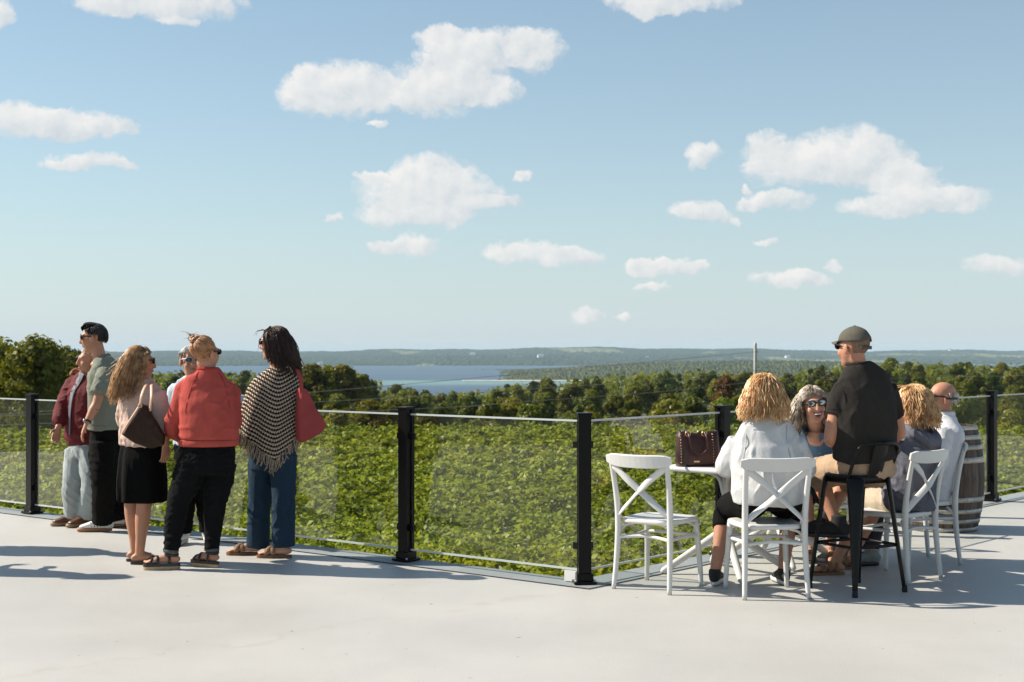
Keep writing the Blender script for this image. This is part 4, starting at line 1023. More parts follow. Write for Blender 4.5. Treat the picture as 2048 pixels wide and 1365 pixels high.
def hair_mat(name, c1, c2, scale=30):
    m = bpy.data.materials.new(name); m.use_nodes = True; t = NT(m.node_tree); b = t.n['Principled BSDF']
    c = t.new('ShaderNodeTexCoord').outputs['Object']
    t.l.new(t.mix(t.smooth(t.noise(c, scale, 3, 0.6), 0.32, 0.68), (*c1, 1), (*c2, 1)), b.inputs['Base Color'])
    b.inputs['Roughness'].default_value = 0.42; b.inputs['Specular IOR Level'].default_value = 0.5
    b.inputs['Anisotropic'].default_value = 0.5
    return m
M_HAIR = {'black': hair_mat('hair_black', (0.012, 0.009, 0.007), (0.03, 0.02, 0.014)), 'brown': hair_mat('hair_dark_brown', (0.022, 0.010, 0.007), (0.06, 0.026, 0.016)), 'blonde': hair_mat('hair_long_blonde', (0.26, 0.13, 0.055), (0.52, 0.32, 0.16)),
          'strawberry': hair_mat('hair_strawberry', (0.28, 0.12, 0.05), (0.46, 0.24, 0.11)), 'gold': hair_mat('hair_gold', (0.46, 0.23, 0.088), (0.80, 0.53, 0.28), 22), 'grey': hair_mat('hair_grey', (0.36, 0.33, 0.29), (0.60, 0.56, 0.50)), 'silver': hair_mat('hair_silver', (0.26, 0.20, 0.15), (0.56, 0.49, 0.40), 26)}
CR = (0.0, -0.012, 0.034)                       # cranium centre and radii, head-local
CRR = (0.074, 0.094, 0.084)
def locks(H, n, length, seed, thick=0.010, vol=0.012, wave=0.0, wl=0.05, wind=(0, 0, 0), face=0.45, back=0.25, curl_end=0.0, low=-0.35, bodies=(), flat=0.6, sides=5, spread=0.0, jit=1.0, ear=False):
    """hair as overlapping tapered locks that follow the skull and then hang; bodies = world ellipsoids (c, axes) to rest on"""
    rg = np.random.RandomState(seed); out = []
    wind_l = V((V(wind).dot(H.r), V(wind).dot(H.f), V(wind).dot(H.u)))
    grav = V((V((0, 0, -1)).dot(H.r), V((0, 0, -1)).dot(H.f), V((0, 0, -1)).dot(H.u)))
    k = 0
    while k < n:
        d = rg.normal(size=3); d /= np.linalg.norm(d)
        if d[2] < low: continue
        if ear and abs(d[0]) > 0.55 and d[1] > -0.45 and d[2] < 0.05: continue
        if d[1] > face and d[2] < 0.62: continue                # the face stays free
        if d[1] > 0.0 and d[2] < (d[1] - 0.0) * 0.9 - 0.10: continue
        k += 1
        e = vol * rg.uniform(0.35, 1.0); R3 = np.array(CRR) + e
        p = np.array(CR) + d * R3 * 0.97; L = length * rg.uniform(0.75, 1.08); N = 7; ds = L / N
        pts = [V(p)]; v = np.array([d[0] * 0.9, d[1] * 0.5 - back, 0.1 * d[2]]); ph = rg.uniform(0, 6.28); trav = 0
        for j in range(N):
            fall = np.array(grav) + np.array(wind_l) * (0.3 + 1.2 * j / N) + np.array([d[0] * spread, -back * (1 - j / N), 0]) + rg.normal(size=3) * 0.16 * jit
            v = v * 0.45 + fall * 0.75; v /= np.linalg.norm(v); q = p + v * ds
            w_ = (q - np.array(CR)) / R3; l_ = np.linalg.norm(w_)
            if l_ < 1.0: q = np.array(CR) + w_ / l_ * R3
            for (bc, bax) in bodies:
                wq = np.array(H.p(*q)) - np.array(bc); loc = np.array([wq @ np.array(a) / np.dot(a, a) for a in bax]); l2 = np.linalg.norm(loc)
                if l2 < 1.0:
                    wq2 = sum(np.array(a) * (loc[i] / l2) * 1.03 for i, a in enumerate(bax)); wp = V(wq2 + np.array(bc)) - H.c
                    q = np.array([wp.dot(H.r), wp.dot(H.f), wp.dot(H.u)]) / H.k
            if q[2] < 0.075 and q[1] > 0.012 and abs(q[0]) < 0.088: q[0] = math.copysign(0.088 + 0.01 * abs(d[0]), d[0] if abs(d[0]) > 0.02 else q[0]); q[1] = min(q[1], 0.045)
            trav += ds
            wv = wave * math.sin(trav / wl * 6.28 + ph) * min(1, j / 2.5)
            q2 = q + np.array([wv * math.cos(ph), wv * math.sin(ph), wv * 0.4])
            p = q; pts.append(V(q2))
        P3 = [H.p(*q) for q in pts]; m = len(P3)
        rad = [(thick * (0.55 + 0.6 * math.sin(math.pi * min(0.92, 0.15 + 0.85 * i / (m - 1)))) * rg.uniform(0.8, 1.2), thick * flat * (0.5 + 0.5 * math.sin(math.pi * min(0.95, 0.2 + 0.8 * i / (m - 1))))) for i in range(m)]
        out.append(tube(P3, rad, sides, side=H.p(*(np.array(CR) + d)) - H.c))
    return out
def cap_hair(H, e=0.006, front=0.045, low=-0.045):
    """thin scalp layer so that no skin shows between locks"""
    c = H.p(CR[0], CR[1] - 0.008, CR[2] + 0.004)
    vs, fs = ell(c, (H.r * (CRR[0] + e) * H.k, H.f * (CRR[1] + e - 0.006) * H.k, H.u * (CRR[2] + e) * H.k), 20, 14)
    keep = []
    def ok(v):
        w_ = v - H.c; y, z = w_.dot(H.f) / H.k, w_.dot(H.u) / H.k
        x = abs(w_.dot(H.r) / H.k)
        if x > 0.058 and y > -0.034 and z < 0.030: return False          # round the ears
        return z > (0.058 if y > front else (0.03 if y > 0.0 else low))
    for f in fs:
        if all(ok(vs[i]) for i in f): keep.append(f)
    return vs, keep
m_frame = mat('sunglass_frame', (0.012, 0.009, 0.008), 0.25)
m_lens = mat('sunglass_lens', (0.02, 0.018, 0.022), 0.06, spec=0.9)
m_mirror = mat('mirror_lens', (0.42, 0.47, 0.46), 0.08, metal=0.9)
def sunglasses(P, H, lens=None, fm=None):
    fm = fm or m_frame; parts = []
    for x in (-1, 1):
        ring = [H.p(x * 0.034 + 0.028 * math.cos(t), 0.101 - 0.008 * abs(math.cos(t) * 0.5 + x * 0.5) , 0.016 + 0.020 * math.sin(t)) for t in np.linspace(0, 2 * math.pi, 21)]
        parts.append(tube(ring, 0.0045, 6)); parts.append(stube([H.p(x * 0.062, 0.093, 0.022), H.p(x * 0.080, 0.05, 0.020), H.p(x * 0.083, -0.005, 0.012), H.p(x * 0.081, -0.02, -0.002)], [(0.006, 0.003)] * 4, 6, side=H.u))
    parts.append(tube([H.p(-0.010, 0.103, 0.022), H.p(0.010, 0.103, 0.022)], 0.0045, 6))
    g = P.raw('sunglasses', parts, fm)
    for x in (-1, 1): P.raw('lens', [H.e(x * 0.034, 0.099 - 0.003, 0.016, 0.028, 0.004, 0.020)], lens or m_lens, g)
    return g
def body(P, H, parts, sk, hands=(), vox=0.0102, neck=None, jaw=1.0, ears=True):
    neckp = []
    if neck is not None: neckp = [stube([V(neck) - V((0, 0, 0.05)), V(neck), H.p(0, -0.018, -0.05)], [0.085, 0.056, 0.054], 12)]
    co, no, f = voxel(H.skin(jaw) + neckp + list(parts), vox, 2)
    ex = (H.ears() if ears else []) + [q for h in hands for q in h]
    return P.mesh('body', co, f, sk, extra=ex)
def mouth(P, H, smile=False):
    m_lip = mat('lips', (0.36, 0.12, 0.10), 0.5); m_teeth = mat('teeth', (0.8, 0.78, 0.72), 0.3); m_in = mat('mouth_inside', (0.10, 0.02, 0.02), 0.6)
    if smile:
        g = P.raw('mouth', [stube([H.p(x, 0.094 - 6 * x * x, -0.058 + 9.0 * x * x), H.p(0, 0.0965, -0.058), H.p(-x, 0.094 - 6 * x * x, -0.058 + 9.0 * x * x)], [0.003, 0.0045, 0.003], 6) for x in (0.036,)] +
                      [stube([H.p(0.036, 0.0875, -0.047), H.p(0.017, 0.094, -0.073), H.p(0, 0.096, -0.079), H.p(-0.017, 0.094, -0.073), H.p(-0.036, 0.0875, -0.047)], [0.003, 0.005, 0.0055, 0.005, 0.003], 6)], m_lip)
        P.raw('mouth_inside', [H.e(0, 0.090, -0.064, 0.028, 0.008, 0.012)], m_in, g)
        P.raw('teeth', [H.e(0, 0.0935, -0.0595, 0.0235, 0.007, 0.0065)], m_teeth, g)
    else:
        P.raw('mouth', [stube([H.p(0.024, 0.087, -0.060), H.p(0, 0.0975, -0.060), H.p(-0.024, 0.087, -0.060)], [0.003, 0.006, 0.003], 6)], m_lip)
from mathutils.bvhtree import BVHTree
def seam(P, o, pix, m, rad=0.0028, ray=(0, 1, 0), name='seam'):
    """stitched seam laid on the cloth: pixels with a distance in front of it, dropped along ray"""
    me = o.data; tree = BVHTree.FromPolygons([v.co + P.loc for v in me.vertices], [tuple(p.vertices) for p in me.polygons]); pts = []
    for q in pix:
        w = W(*q); d_ = (w - V((0, 0, CAM_Z))).normalized(); h = tree.ray_cast(w - d_ * 0.6, d_)
        if h[0] is not None: pts.append(h[0] + h[1] * 0.0008)
    if len(pts) > 1: P.raw(name, [stube(pts, rad, 5, k=4)], m, o)
def dirv(deg): return V((math.cos(R(deg)), math.sin(R(deg)), 0))
def right_of(f): return V((f.y, -f.x, 0))
# ================================================================== PEOPLE
m_sage = cloth('sage_tshirt', (0.215, 0.225, 0.180)); m_blackpant = cloth('black_trousers', (0.0045, 0.004, 0.0036)); m_burg = cloth('burgundy_jacket', (0.125, 0.017, 0.020), 0.6)
m_greyjean = cloth('pale_grey_jeans', (0.36, 0.40, 0.40)); m_shirtstripe = mat('striped_shirt', (0.30, 0.31, 0.33), 0.9, vscale=60, col2=(0.07, 0.08, 0.11), stretch=(1, 1, 0.02))
m_pink = mat('pale_pink_sweatshirt', (0.60, 0.43, 0.36), 0.95, 0.06, 4, 0.5, 300, spec=0.2, bump2=(9, 5.0)); m_skirt = cloth('black_skirt', (0.003, 0.0028, 0.0028))
m_red = cloth('coral_red_sweatshirt', (0.44, 0.078, 0.062)); m_bljean = cloth('black_jeans', (0.006, 0.0065, 0.007)); m_cuff = cloth('turned_cuff', (0.12, 0.12, 0.11))
m_blue = cloth('pale_blue_shirt', (0.50, 0.57, 0.63)); m_denim = cloth('blue_denim', (0.020, 0.042, 0.070)); m_vest = cloth('denim_vest', (0.11, 0.21, 0.33))
m_whitesw = cloth('white_sweatshirt', (0.60, 0.60, 0.60)); m_legging = cloth('black_leggings', (0.0045, 0.004, 0.004), fold=0.25); m_char = cloth('charcoal_tshirt', (0.032, 0.028, 0.025))
m_khaki = cloth('khaki_shorts', (0.43, 0.30, 0.20)); m_hood = cloth('grey_hoodie', (0.13, 0.135, 0.165)); m_wshirt = cloth('white_shirt', (0.66, 0.66, 0.68)); m_beige = cloth('beige_shorts', (0.50, 0.42, 0.32))
m_slate = cloth('slate_trousers', (0.05, 0.05, 0.06)); m_capm = cloth('olive_cap', (0.105, 0.098, 0.078), fold=0.3)
m_wshoe = mat('white_leather', (0.68, 0.66, 0.62), 0.45, 0.06, 9); m_gum = mat('gum_sole', (0.30, 0.155, 0.075), 0.7); m_brsh = mat('brown_leather', (0.12, 0.045, 0.02), 0.4, 0.3, 9); m_soleb = mat('tan_sole', (0.26, 0.17, 0.10), 0.7)
m_bsh = mat('black_knit_shoe', (0.012, 0.012, 0.012), 0.8, 0.2, 40, 0.3, 200); m_wsole = mat('white_sole', (0.62, 0.60, 0.57), 0.6); m_blk = mat('black_leather', (0.014, 0.012, 0.011), 0.4); m_tanl = mat('tan_sandal', (0.20, 0.11, 0.055), 0.6, 0.2, 14); m_espad = mat('jute_sole', (0.42, 0.30, 0.18), 0.85, 0.2, 60)
m_gsh = mat('grey_sneaker', (0.24, 0.25, 0.24), 0.8, 0.1, 20); m_watch = mat('watch_strap', (0.02, 0.016, 0.013), 0.5)
up = V((0, 0, 1))

def sandal(P, an, d, m_s, m_b, defs, s=1.0, thick=0.022, layers=None, up=(0, 0, 1), grow=1.04):
    so_ = P.raw('sandal', [slab(V(an) - V(up) * thick * 0, d, s, -thick, 0.001, up, grow)], m_b, smooth=False)
    if layers: P.raw('midsole', [slab(an, d, s, -thick * 0.45, 0.002, up, grow * 1.012)], layers, so_, smooth=False)
    P.raw('strap', straps(an, d, s, defs, up), m_s, so_)

# ---- young man in sage T-shirt
def young_man():
    P = Person((W(211, 1060, 12.2).x, 12.2, 0), 'man in sage T-shirt and black trousers with his arm round an older man')
    f = dirv(168); r = right_of(f); H = Head(W(188, 677, 12.2), dirv(183) + up * -0.06, k=1.04)
    sL, eL, wL = W(212, 744, 12.0), W(194, 806, 11.93), W(174, 846, 11.86); sR, eR, wR = W(214, 748, 12.42), W(196, 752, 12.78), W(172, 742, 12.76)
    hpL, kL, aL = W(206, 885, 12.1), W(207, 975, 12.06), W(207, 1043, 12.14); hpR, kR, aR = W(216, 885, 12.32), W(228, 975, 12.36), W(238, 1039, 12.42)
    aL.z = aR.z = 0.092
    parts = arm(sL, eL, wL) + arm(sR, eR, wR) + leg(hpL, kL, aL) + leg(hpR, kR, aR) + [torso([(W(211, 880, 12.2), 0.16, 0.10), (W(211, 800, 12.2), 0.16, 0.10), (W(208, 748, 12.2), 0.17, 0.08)], r)]
    hd = [hand(wL, W(160, 880, 11.84) - W(174, 846, 11.86), -f + r * 0.6, f, 1.0, 0.28), hand(wR, V((-1, -0.55, 0.05)), V((0, -0.5, -1)), V((0, -1, 0.3)), 1.0, 0.5)]
    body(P, H, parts, M_SKIN['tan'], hd, neck=W(200, 718, 12.2)); mouth(P, H)
    tee = [torso([(W(211, 859, 12.2), 0.196, 0.132), (W(211, 835, 12.2), 0.194, 0.130), (W(210, 785, 12.2), 0.19, 0.128), (W(210, 753, 12.2), 0.20, 0.118), (W(209, 732, 12.2), 0.175, 0.088), (W(202, 714, 12.2), 0.07, 0.066)], r),
           stube([sL + V((0, 0.03, 0.01)), sL.lerp(eL, 0.3), sL.lerp(eL, 0.72)], [0.070, 0.076, 0.084], 14, cap='flat'), stube([sR, sR.lerp(eR, 0.4), sR.lerp(eR, 0.8)], [0.07, 0.075, 0.08], 14, cap='flat')]
    te_ = P.cloth('tshirt', tee, m_sage, 0.010, 3, 0.0045, 0.11, 3); m_ss = cloth('sage_seam', (0.14, 0.148, 0.115))
    seam(P, te_, [(214, 741, 12.2), (221, 752, 12.2), (222, 770, 12.2), (218, 786, 12.2)], m_ss); seam(P, te_, [(178, 785, 12.2), (192, 786, 12.2), (206, 785, 12.2)], m_ss); seam(P, te_, [(186, 851, 12.2), (205, 852, 12.2), (235, 851, 12.2)], m_ss)
    tr = [torso([(W(211, 840, 12.2), 0.165, 0.105), (W(211, 875, 12.2), 0.180, 0.120), (W(211, 915, 12.2), 0.17, 0.118)], r)]
    for h_, k_, a_ in ((hpL, kL, aL), (hpR, kR, aR)):
        a2 = V((a_.x, a_.y, 0.075)); tr.append(stube([h_, h_.lerp(k_, 0.5), k_, k_.lerp(a2, 0.6), a2], [0.112, 0.108, 0.096, 0.090, 0.088], 16, cap='flat'))
    P.cloth('trousers', tr, m_blackpant, 0.011, 3, 0.006, 0.12, 5, (1, 1, 1.6))
    shoe(P, aL, dirv(184), m_wshoe, m_gum, 1.08, stripes=m_watch); shoe(P, aR, dirv(178), m_wshoe, m_gum, 1.08, stripes=m_watch)
    hr = [cap_hair(H, 0.002, 0.05, -0.062)] + locks(H, 520, 0.032, 4, 0.0044, 0.004, ear=True, wave=0.001, face=0.55, low=-0.62, back=0.5)
    hr += [stube([H.p(x, 0.076, 0.078 - 4 * x * x), H.p(x * 1.02, 0.084, 0.104 - 4 * x * x), H.p(x * 1.0 + 0.006, 0.062, 0.128 - 4 * x * x), H.p(x + 0.01, 0.015, 0.130 - 4 * x * x), H.p(x + 0.012, -0.03, 0.122 - 4 * x * x)], [0.004, 0.006, 0.0065, 0.006, 0.003], 6) for x in np.linspace(-0.056, 0.054, 26)]
    P.raw('hair', hr, M_HAIR['black']); sunglasses(P, H)
    wd = (wL - eL).normalized(); u_ = wd.orthogonal().normalized(); v_ = wd.cross(u_); cc = wL - wd * 0.015
    wa_ = P.raw('watch', [tube([cc + (u_ * math.cos(t) + v_ * math.sin(t)) * 0.031 for t in np.linspace(0, 2 * math.pi, 17)], [(0.009, 0.003)] * 17, 6, side=wd)], m_watch)
    P.raw('dial', [ell(cc + V((-0.6, -0.8, 0.2)).normalized() * 0.032, (0.015, 0.012, 0.016), 10, 6)], m_steel, wa_)
    P.raw('bracelet', [tube([sL.lerp(eL, 1.05) + (wL - eL) * 0.25 + V((0.037 * math.cos(t), 0.037 * math.sin(t), 0.004 * math.sin(t))) for t in np.linspace(0, 2 * math.pi, 17)], 0.004, 5)], m_watch)
    return P
# ---- older man in burgundy jacket
def old_man():
    P = Person((W(160, 1050, 12.58).x, 12.58, 0), 'older man in burgundy jacket and pale jeans at far left')
    f = dirv(232); r = right_of(f); D = 12.58; H = Head(W(180, 722, D), dirv(214), V((0.10, 0, 1)), 1.02)
    sR, eR, wR = W(148, 766, 12.66), W(123, 822, 12.55), W(117, 856, 12.42); sL, eL, wL = W(198, 768, 12.55), W(236, 800, 12.62), W(241, 797, 12.12)
    hpR, kR, aR = W(153, 900, D + 0.03), W(146, 975, D - 0.05), W(150, 1030, D); hpL, kL, aL = W(180, 900, D - 0.05), W(184, 970, D - 0.12), W(176, 1032, D - 0.06)
    aL.z = aR.z = 0.088
    parts = arm(sL, eL, wL) + arm(sR, eR, wR) + leg(hpL, kL, aL) + leg(hpR, kR, aR) + [torso([(W(168, 890, D), 0.15, 0.10), (W(168, 820, D), 0.15, 0.11), (W(172, 765, D), 0.17, 0.07)], r)]
    hd = [hand(wR, V((-0.15, -0.35, -1)), r * -1 + f * 0.2, f, 1.0, 0.45), hand(wL, V((-1, -0.1, 0.05)), V((0, 1, 0)), up, 1.0, 0.15)]
    body(P, H, parts, M_SKIN['ruddy'], hd, neck=W(177, 745, D)); mouth(P, H)
    rg_ = [(W(169, 890, D), 0.165, 0.118), (W(168, 876, D), 0.165, 0.12), (W(167, 868, D), 0.195, 0.145), (W(167, 820, D), 0.20, 0.142), (W(170, 785, D), 0.20, 0.130), (W(173, 764, D), 0.18, 0.09), (W(177, 747, D), 0.075, 0.075)]
    ja = [torso(rg_, r), stube([sR, sR.lerp(eR, 0.5), eR, eR.lerp(wR, 0.6)], [0.074, 0.075, 0.072, 0.066], 14), stube([eR.lerp(wR, 0.6), eR.lerp(wR, 0.86)], [0.050, 0.042], 12, cap='flat'), stube([sL, sL.lerp(eL, 0.5), eL, eL.lerp(wL, 0.7)], [0.07, 0.068, 0.062, 0.05], 14)]
    P.cloth('jacket', ja, m_burg, 0.010, 2, 0.006, 0.09, 9)
    strip = [stube([c + f * (hd_ + 0.004) - r * 0.010 for c, _, hd_ in rg_[2:]], [(w_, 0.005) for w_ in (0.006, 0.018, 0.028, 0.038, 0.046)], 10, side=r)]
    P.raw('shirt', strip, m_shirtstripe); col_ = [stube([H.p(x * 0.055, -0.01, -0.125), H.p(x * 0.06, 0.045, -0.145), H.p(x * 0.03, 0.095, -0.20)], [(0.015, 0.005)] * 3, 8, side=H.u) for x in (-1, 1)]
    P.raw('collar', col_, mat('pale_collar', (0.62, 0.58, 0.52), 0.9))
    je = [torso([(W(168, 885, D), 0.158, 0.108), (W(167, 915, D), 0.165, 0.115)], r)]
    for h_, k_, a_ in ((hpL, kL, aL), (hpR, kR, aR)):
        a2 = V((a_.x, a_.y, 0.07)); je.append(stube([h_, h_.lerp(k_, 0.5), k_, k_.lerp(a2, 0.6), a2], [0.100, 0.096, 0.090, 0.086, 0.082], 16, cap='flat'))
    P.cloth('jeans', je, m_greyjean, 0.010, 2, 0.0045, 0.13, 12, (1, 1, 1.5))
    shoe(P, aR, dirv(205), m_brsh, m_soleb, 1.02); shoe(P, aL, dirv(228), m_brsh, m_soleb, 1.02)
    P.raw('hair', [cap_hair(H, 0.004, 0.02, -0.05)] + locks(H, 200, 0.045, 6, 0.005, 0.006, face=0.3, low=-0.5, ear=True), M_HAIR['grey'])
    return P
# ---- woman in pale pink sweatshirt
def pink_woman():
    D = 10.38; P = Person((W(284, 1120, D).x, D, 0), 'long haired woman in pale pink sweatshirt and black skirt')
    f = dirv(68); r = right_of(f); H = Head(W(280, 726, D), dirv(28), k=0.98)
    sR, eR, wR = W(313, 786, 10.28), W(335, 848, 10.28), W(331, 890, 10.26); sL, eL, wL = W(252, 788, 10.5), W(250, 845, 10.66), W(282, 850, 10.76)
    hpL, kL, aL = W(268, 905, 10.45), W(264, 1012, 10.43), W(271, 1103, 10.43); hpR, kR, aR = W(294, 905, 10.33), W(288, 1012, 10.30), W(280, 1105, 10.29)
    aL.z = aR.z = 0.088
    parts = arm(sL, eL, wL, 0.85) + arm(sR, eR, wR, 0.85) + leg(hpL, kL, aL, 0.98) + leg(hpR, kR, aR, 0.98) + foot(aL, dirv(8), 0.92) + foot(aR, dirv(14), 0.92) + [torso([(W(283, 900, D), 0.15, 0.10), (W(283, 840, D), 0.13, 0.09), (W(283, 785, D), 0.15, 0.07)], r)]
    hd = [hand(wR, V((-0.02, 0.1, -1)), -r + f * 0.3, f, 0.88, 0.35), hand(wL, V((0.8, 0.4, 0)), V((0, 0, -1)), up, 0.88, 0.5)]
    body(P, H, parts, M_SKIN['legs'], hd, neck=W(285, 758, D)); mouth(P, H)
    rg_ = [(W(284, 892, D), 0.175, 0.130), (W(284, 872, D), 0.172, 0.132), (W(283, 830, D), 0.160, 0.125), (W(283, 795, D), 0.165, 0.110), (W(284, 776, D), 0.158, 0.085), (W(286, 758, D), 0.07, 0.065)]
    sw = [torso(rg_, r), stube([sR, sR.lerp(eR, 0.5), eR, eR.lerp(wR, 0.45)], [0.062, 0.062, 0.060, 0.046], 14, cap='flat'), stube([sL, sL.lerp(eL, 0.5), eL, eL.lerp(wL, 0.7)], [0.062, 0.060, 0.056, 0.046], 14)]
    sw_ = P.cloth('sweatshirt', sw, m_pink, 0.010, 2, 0.005, 0.10, 15); m_ps = cloth('pink_seam', (0.46, 0.32, 0.27))
    seam(P, sw_, [(300, 768, D), (305, 785, D), (306, 805, D), (303, 825, D)], m_ps); seam(P, sw_, [(322, 864, D), (332, 866, D), (342, 865, D)], m_ps)
    hem = []
    co, no, fc = voxel([torso([(W(284, 1004, D), 0.185, 0.15), (W(284, 960, D), 0.188, 0.15), (W(284, 915, D), 0.176, 0.14), (W(284, 880, D), 0.15, 0.11)], r)], 0.011, 2)
    ang = np.arctan2(co[:, 1] - D, co[:, 0] - P.loc.x); t_ = np.clip((1.0 - co[:, 2]) / 0.5, 0, 1)
    co = co + no * (0.012 * t_ * np.sin(ang * 9 + 3 * np.sin(ang * 2)))[:, None] * np.array([1, 1, 0.1])
    P.mesh('skirt', co, fc, m_skirt)
    for a_, d_ in ((aL, dirv(8)), (aR, dirv(14))):
        so_ = P.raw('flip_flop', [slab(a_, d_, 0.95, -0.014, 0.003, grow=1.06)], m_blk, smooth=False)
        an, dd = V(a_), V(d_); sd_ = dd.cross(up); g = an - up * 0.072
        P.raw('strap', [stube([g + dd * 0.125 + up * 0.015, g + dd * 0.095 + sd_ * q * 0.022 + up * 0.042, g + dd * 0.045 + sd_ * q * 0.036 + up * 0.005], [(0.008, 0.003)] * 3, 6, side=dd) for q in (-1, 1)], m_blk, so_)
    back = (W(283, 800, D), (r * 0.175, f * 0.135, up * 0.20))
    hr = [cap_hair(H, 0.006)] + locks(H, 1200, 0.32, 8, 0.0036, 0.014, sides=3, wave=0.003, wl=0.14, wind=(-0.13, -0.08, 0.0), face=0.35, bodies=(back,), jit=0.8)
    rg = np.random.RandomState(2)
    for k in range(26):                                   # wind-blown wisps
        p = H.p(rg.uniform(-0.07, 0.03), rg.uniform(-0.11, -0.05), rg.uniform(-0.10, 0.06)); q = V((-rg.uniform(0.05, 0.15), -0.02, rg.uniform(-0.10, 0.03)))
        hr.append(stube([p, p + q * 0.5 + V((0, 0, 0.012)), p + q], [0.003, 0.0022, 0.0008], 4))
    P.raw('hair', hr, M_HAIR['blonde']); sunglasses(P, H)
    P.raw('earring', [ell(H.p(0.082, -0.002, -0.04), (0.005, 0.005, 0.005), 8, 6)], m_gold)
    # tote bag on her shoulder
    tb = empty('tote_bag', W(288, 897, 10.13))
    m_tote = mat('brown_check_canvas', (0.020, 0.010, 0.006), 0.5, spec=0.15, vscale=85, col2=(0.040, 0.020, 0.011)); m_tan = mat('natural_leather', (0.52, 0.30, 0.20), 0.5)
    o = tb.location
    bagd = 10.12
    front = [(281, 806), (296, 812), (318, 850), (331, 872), (328, 890), (300, 897), (268, 886), (243, 869), (246, 862), (262, 838)]
    c0 = [W(x, y, bagd) for x, y in front]; cen = sum(c0, V((0, 0, 0))) / len(c0)
    def puff(pts, cen, depth, nrm):
        n = len(pts); vs = []; fs = []
        lay = [(-1.0, 0.80), (-0.8, 0.95), (0, 1.0), (0.8, 0.95), (1.0, 0.80)]
        for dz, sc in lay: vs += [cen + (p - cen) * sc + nrm * depth * dz for p in pts]
        for j in range(4): fs += [(j * n + i, j * n + (i + 1) % n, (j + 1) * n + (i + 1) % n, (j + 1) * n + i) for i in range(n)]
        vs += [cen - nrm * depth * 1.15, cen + nrm * depth * 1.15]; a, b_ = len(vs) - 2, len(vs) - 1
        fs += [(i, a, (i + 1) % n) for i in range(n)] + [(4 * n + i, 4 * n + (i + 1) % n, b_) for i in range(n)]
        return vs, fs
    co, no, fc = voxel([puff(c0, cen, 0.055, V((0.25, -1, 0)).normalized())], 0.009, 2); co = wrinkle(co, no, 0.003, 0.1, 4)
    b = MB(); b.v = [tuple(c) for c in co]; b.f = fc; b.build('body', m_tote, tb, origin=o)
    b = MB(); b.add(*stube([W(281, 812, 10.10), W(284, 790, 10.12), W(294, 768, 10.22), W(306, 764, 10.35), W(306, 790, 10.48)], [(0.013, 0.004)] * 5, 8, side=r)); b.build('strap', m_tan, tb, origin=o)
    b = MB(); b.add(*stube([W(300, 822, 10.08), W(303, 795, 10.10), W(303, 770, 10.2)], [(0.012, 0.004)] * 3, 8, side=r)); b.build('strap', m_tan, tb, origin=o)
    b = MB(); b.add(*tube([W(281, 812, 10.07) + V((0.013 * math.cos(t), -0.01, 0.013 * math.sin(t))) for t in np.linspace(0, 6.283, 15)], 0.003, 6)); b.build('ring', m_gold, tb, origin=o)
    b = MB(); b.add(*stube([W(246, 866, 10.05), W(262, 838, 10.055), W(280, 810, 10.065)], [(0.010, 0.004)] * 3, 8, side=V((0.6, 0, 0.8)))); b.build('trim', m_tan, tb, origin=o)
    tag(tb, 'dark brown checked tote bag on the pink sweatshirt woman\'s shoulder', 'tote bag')
    return P
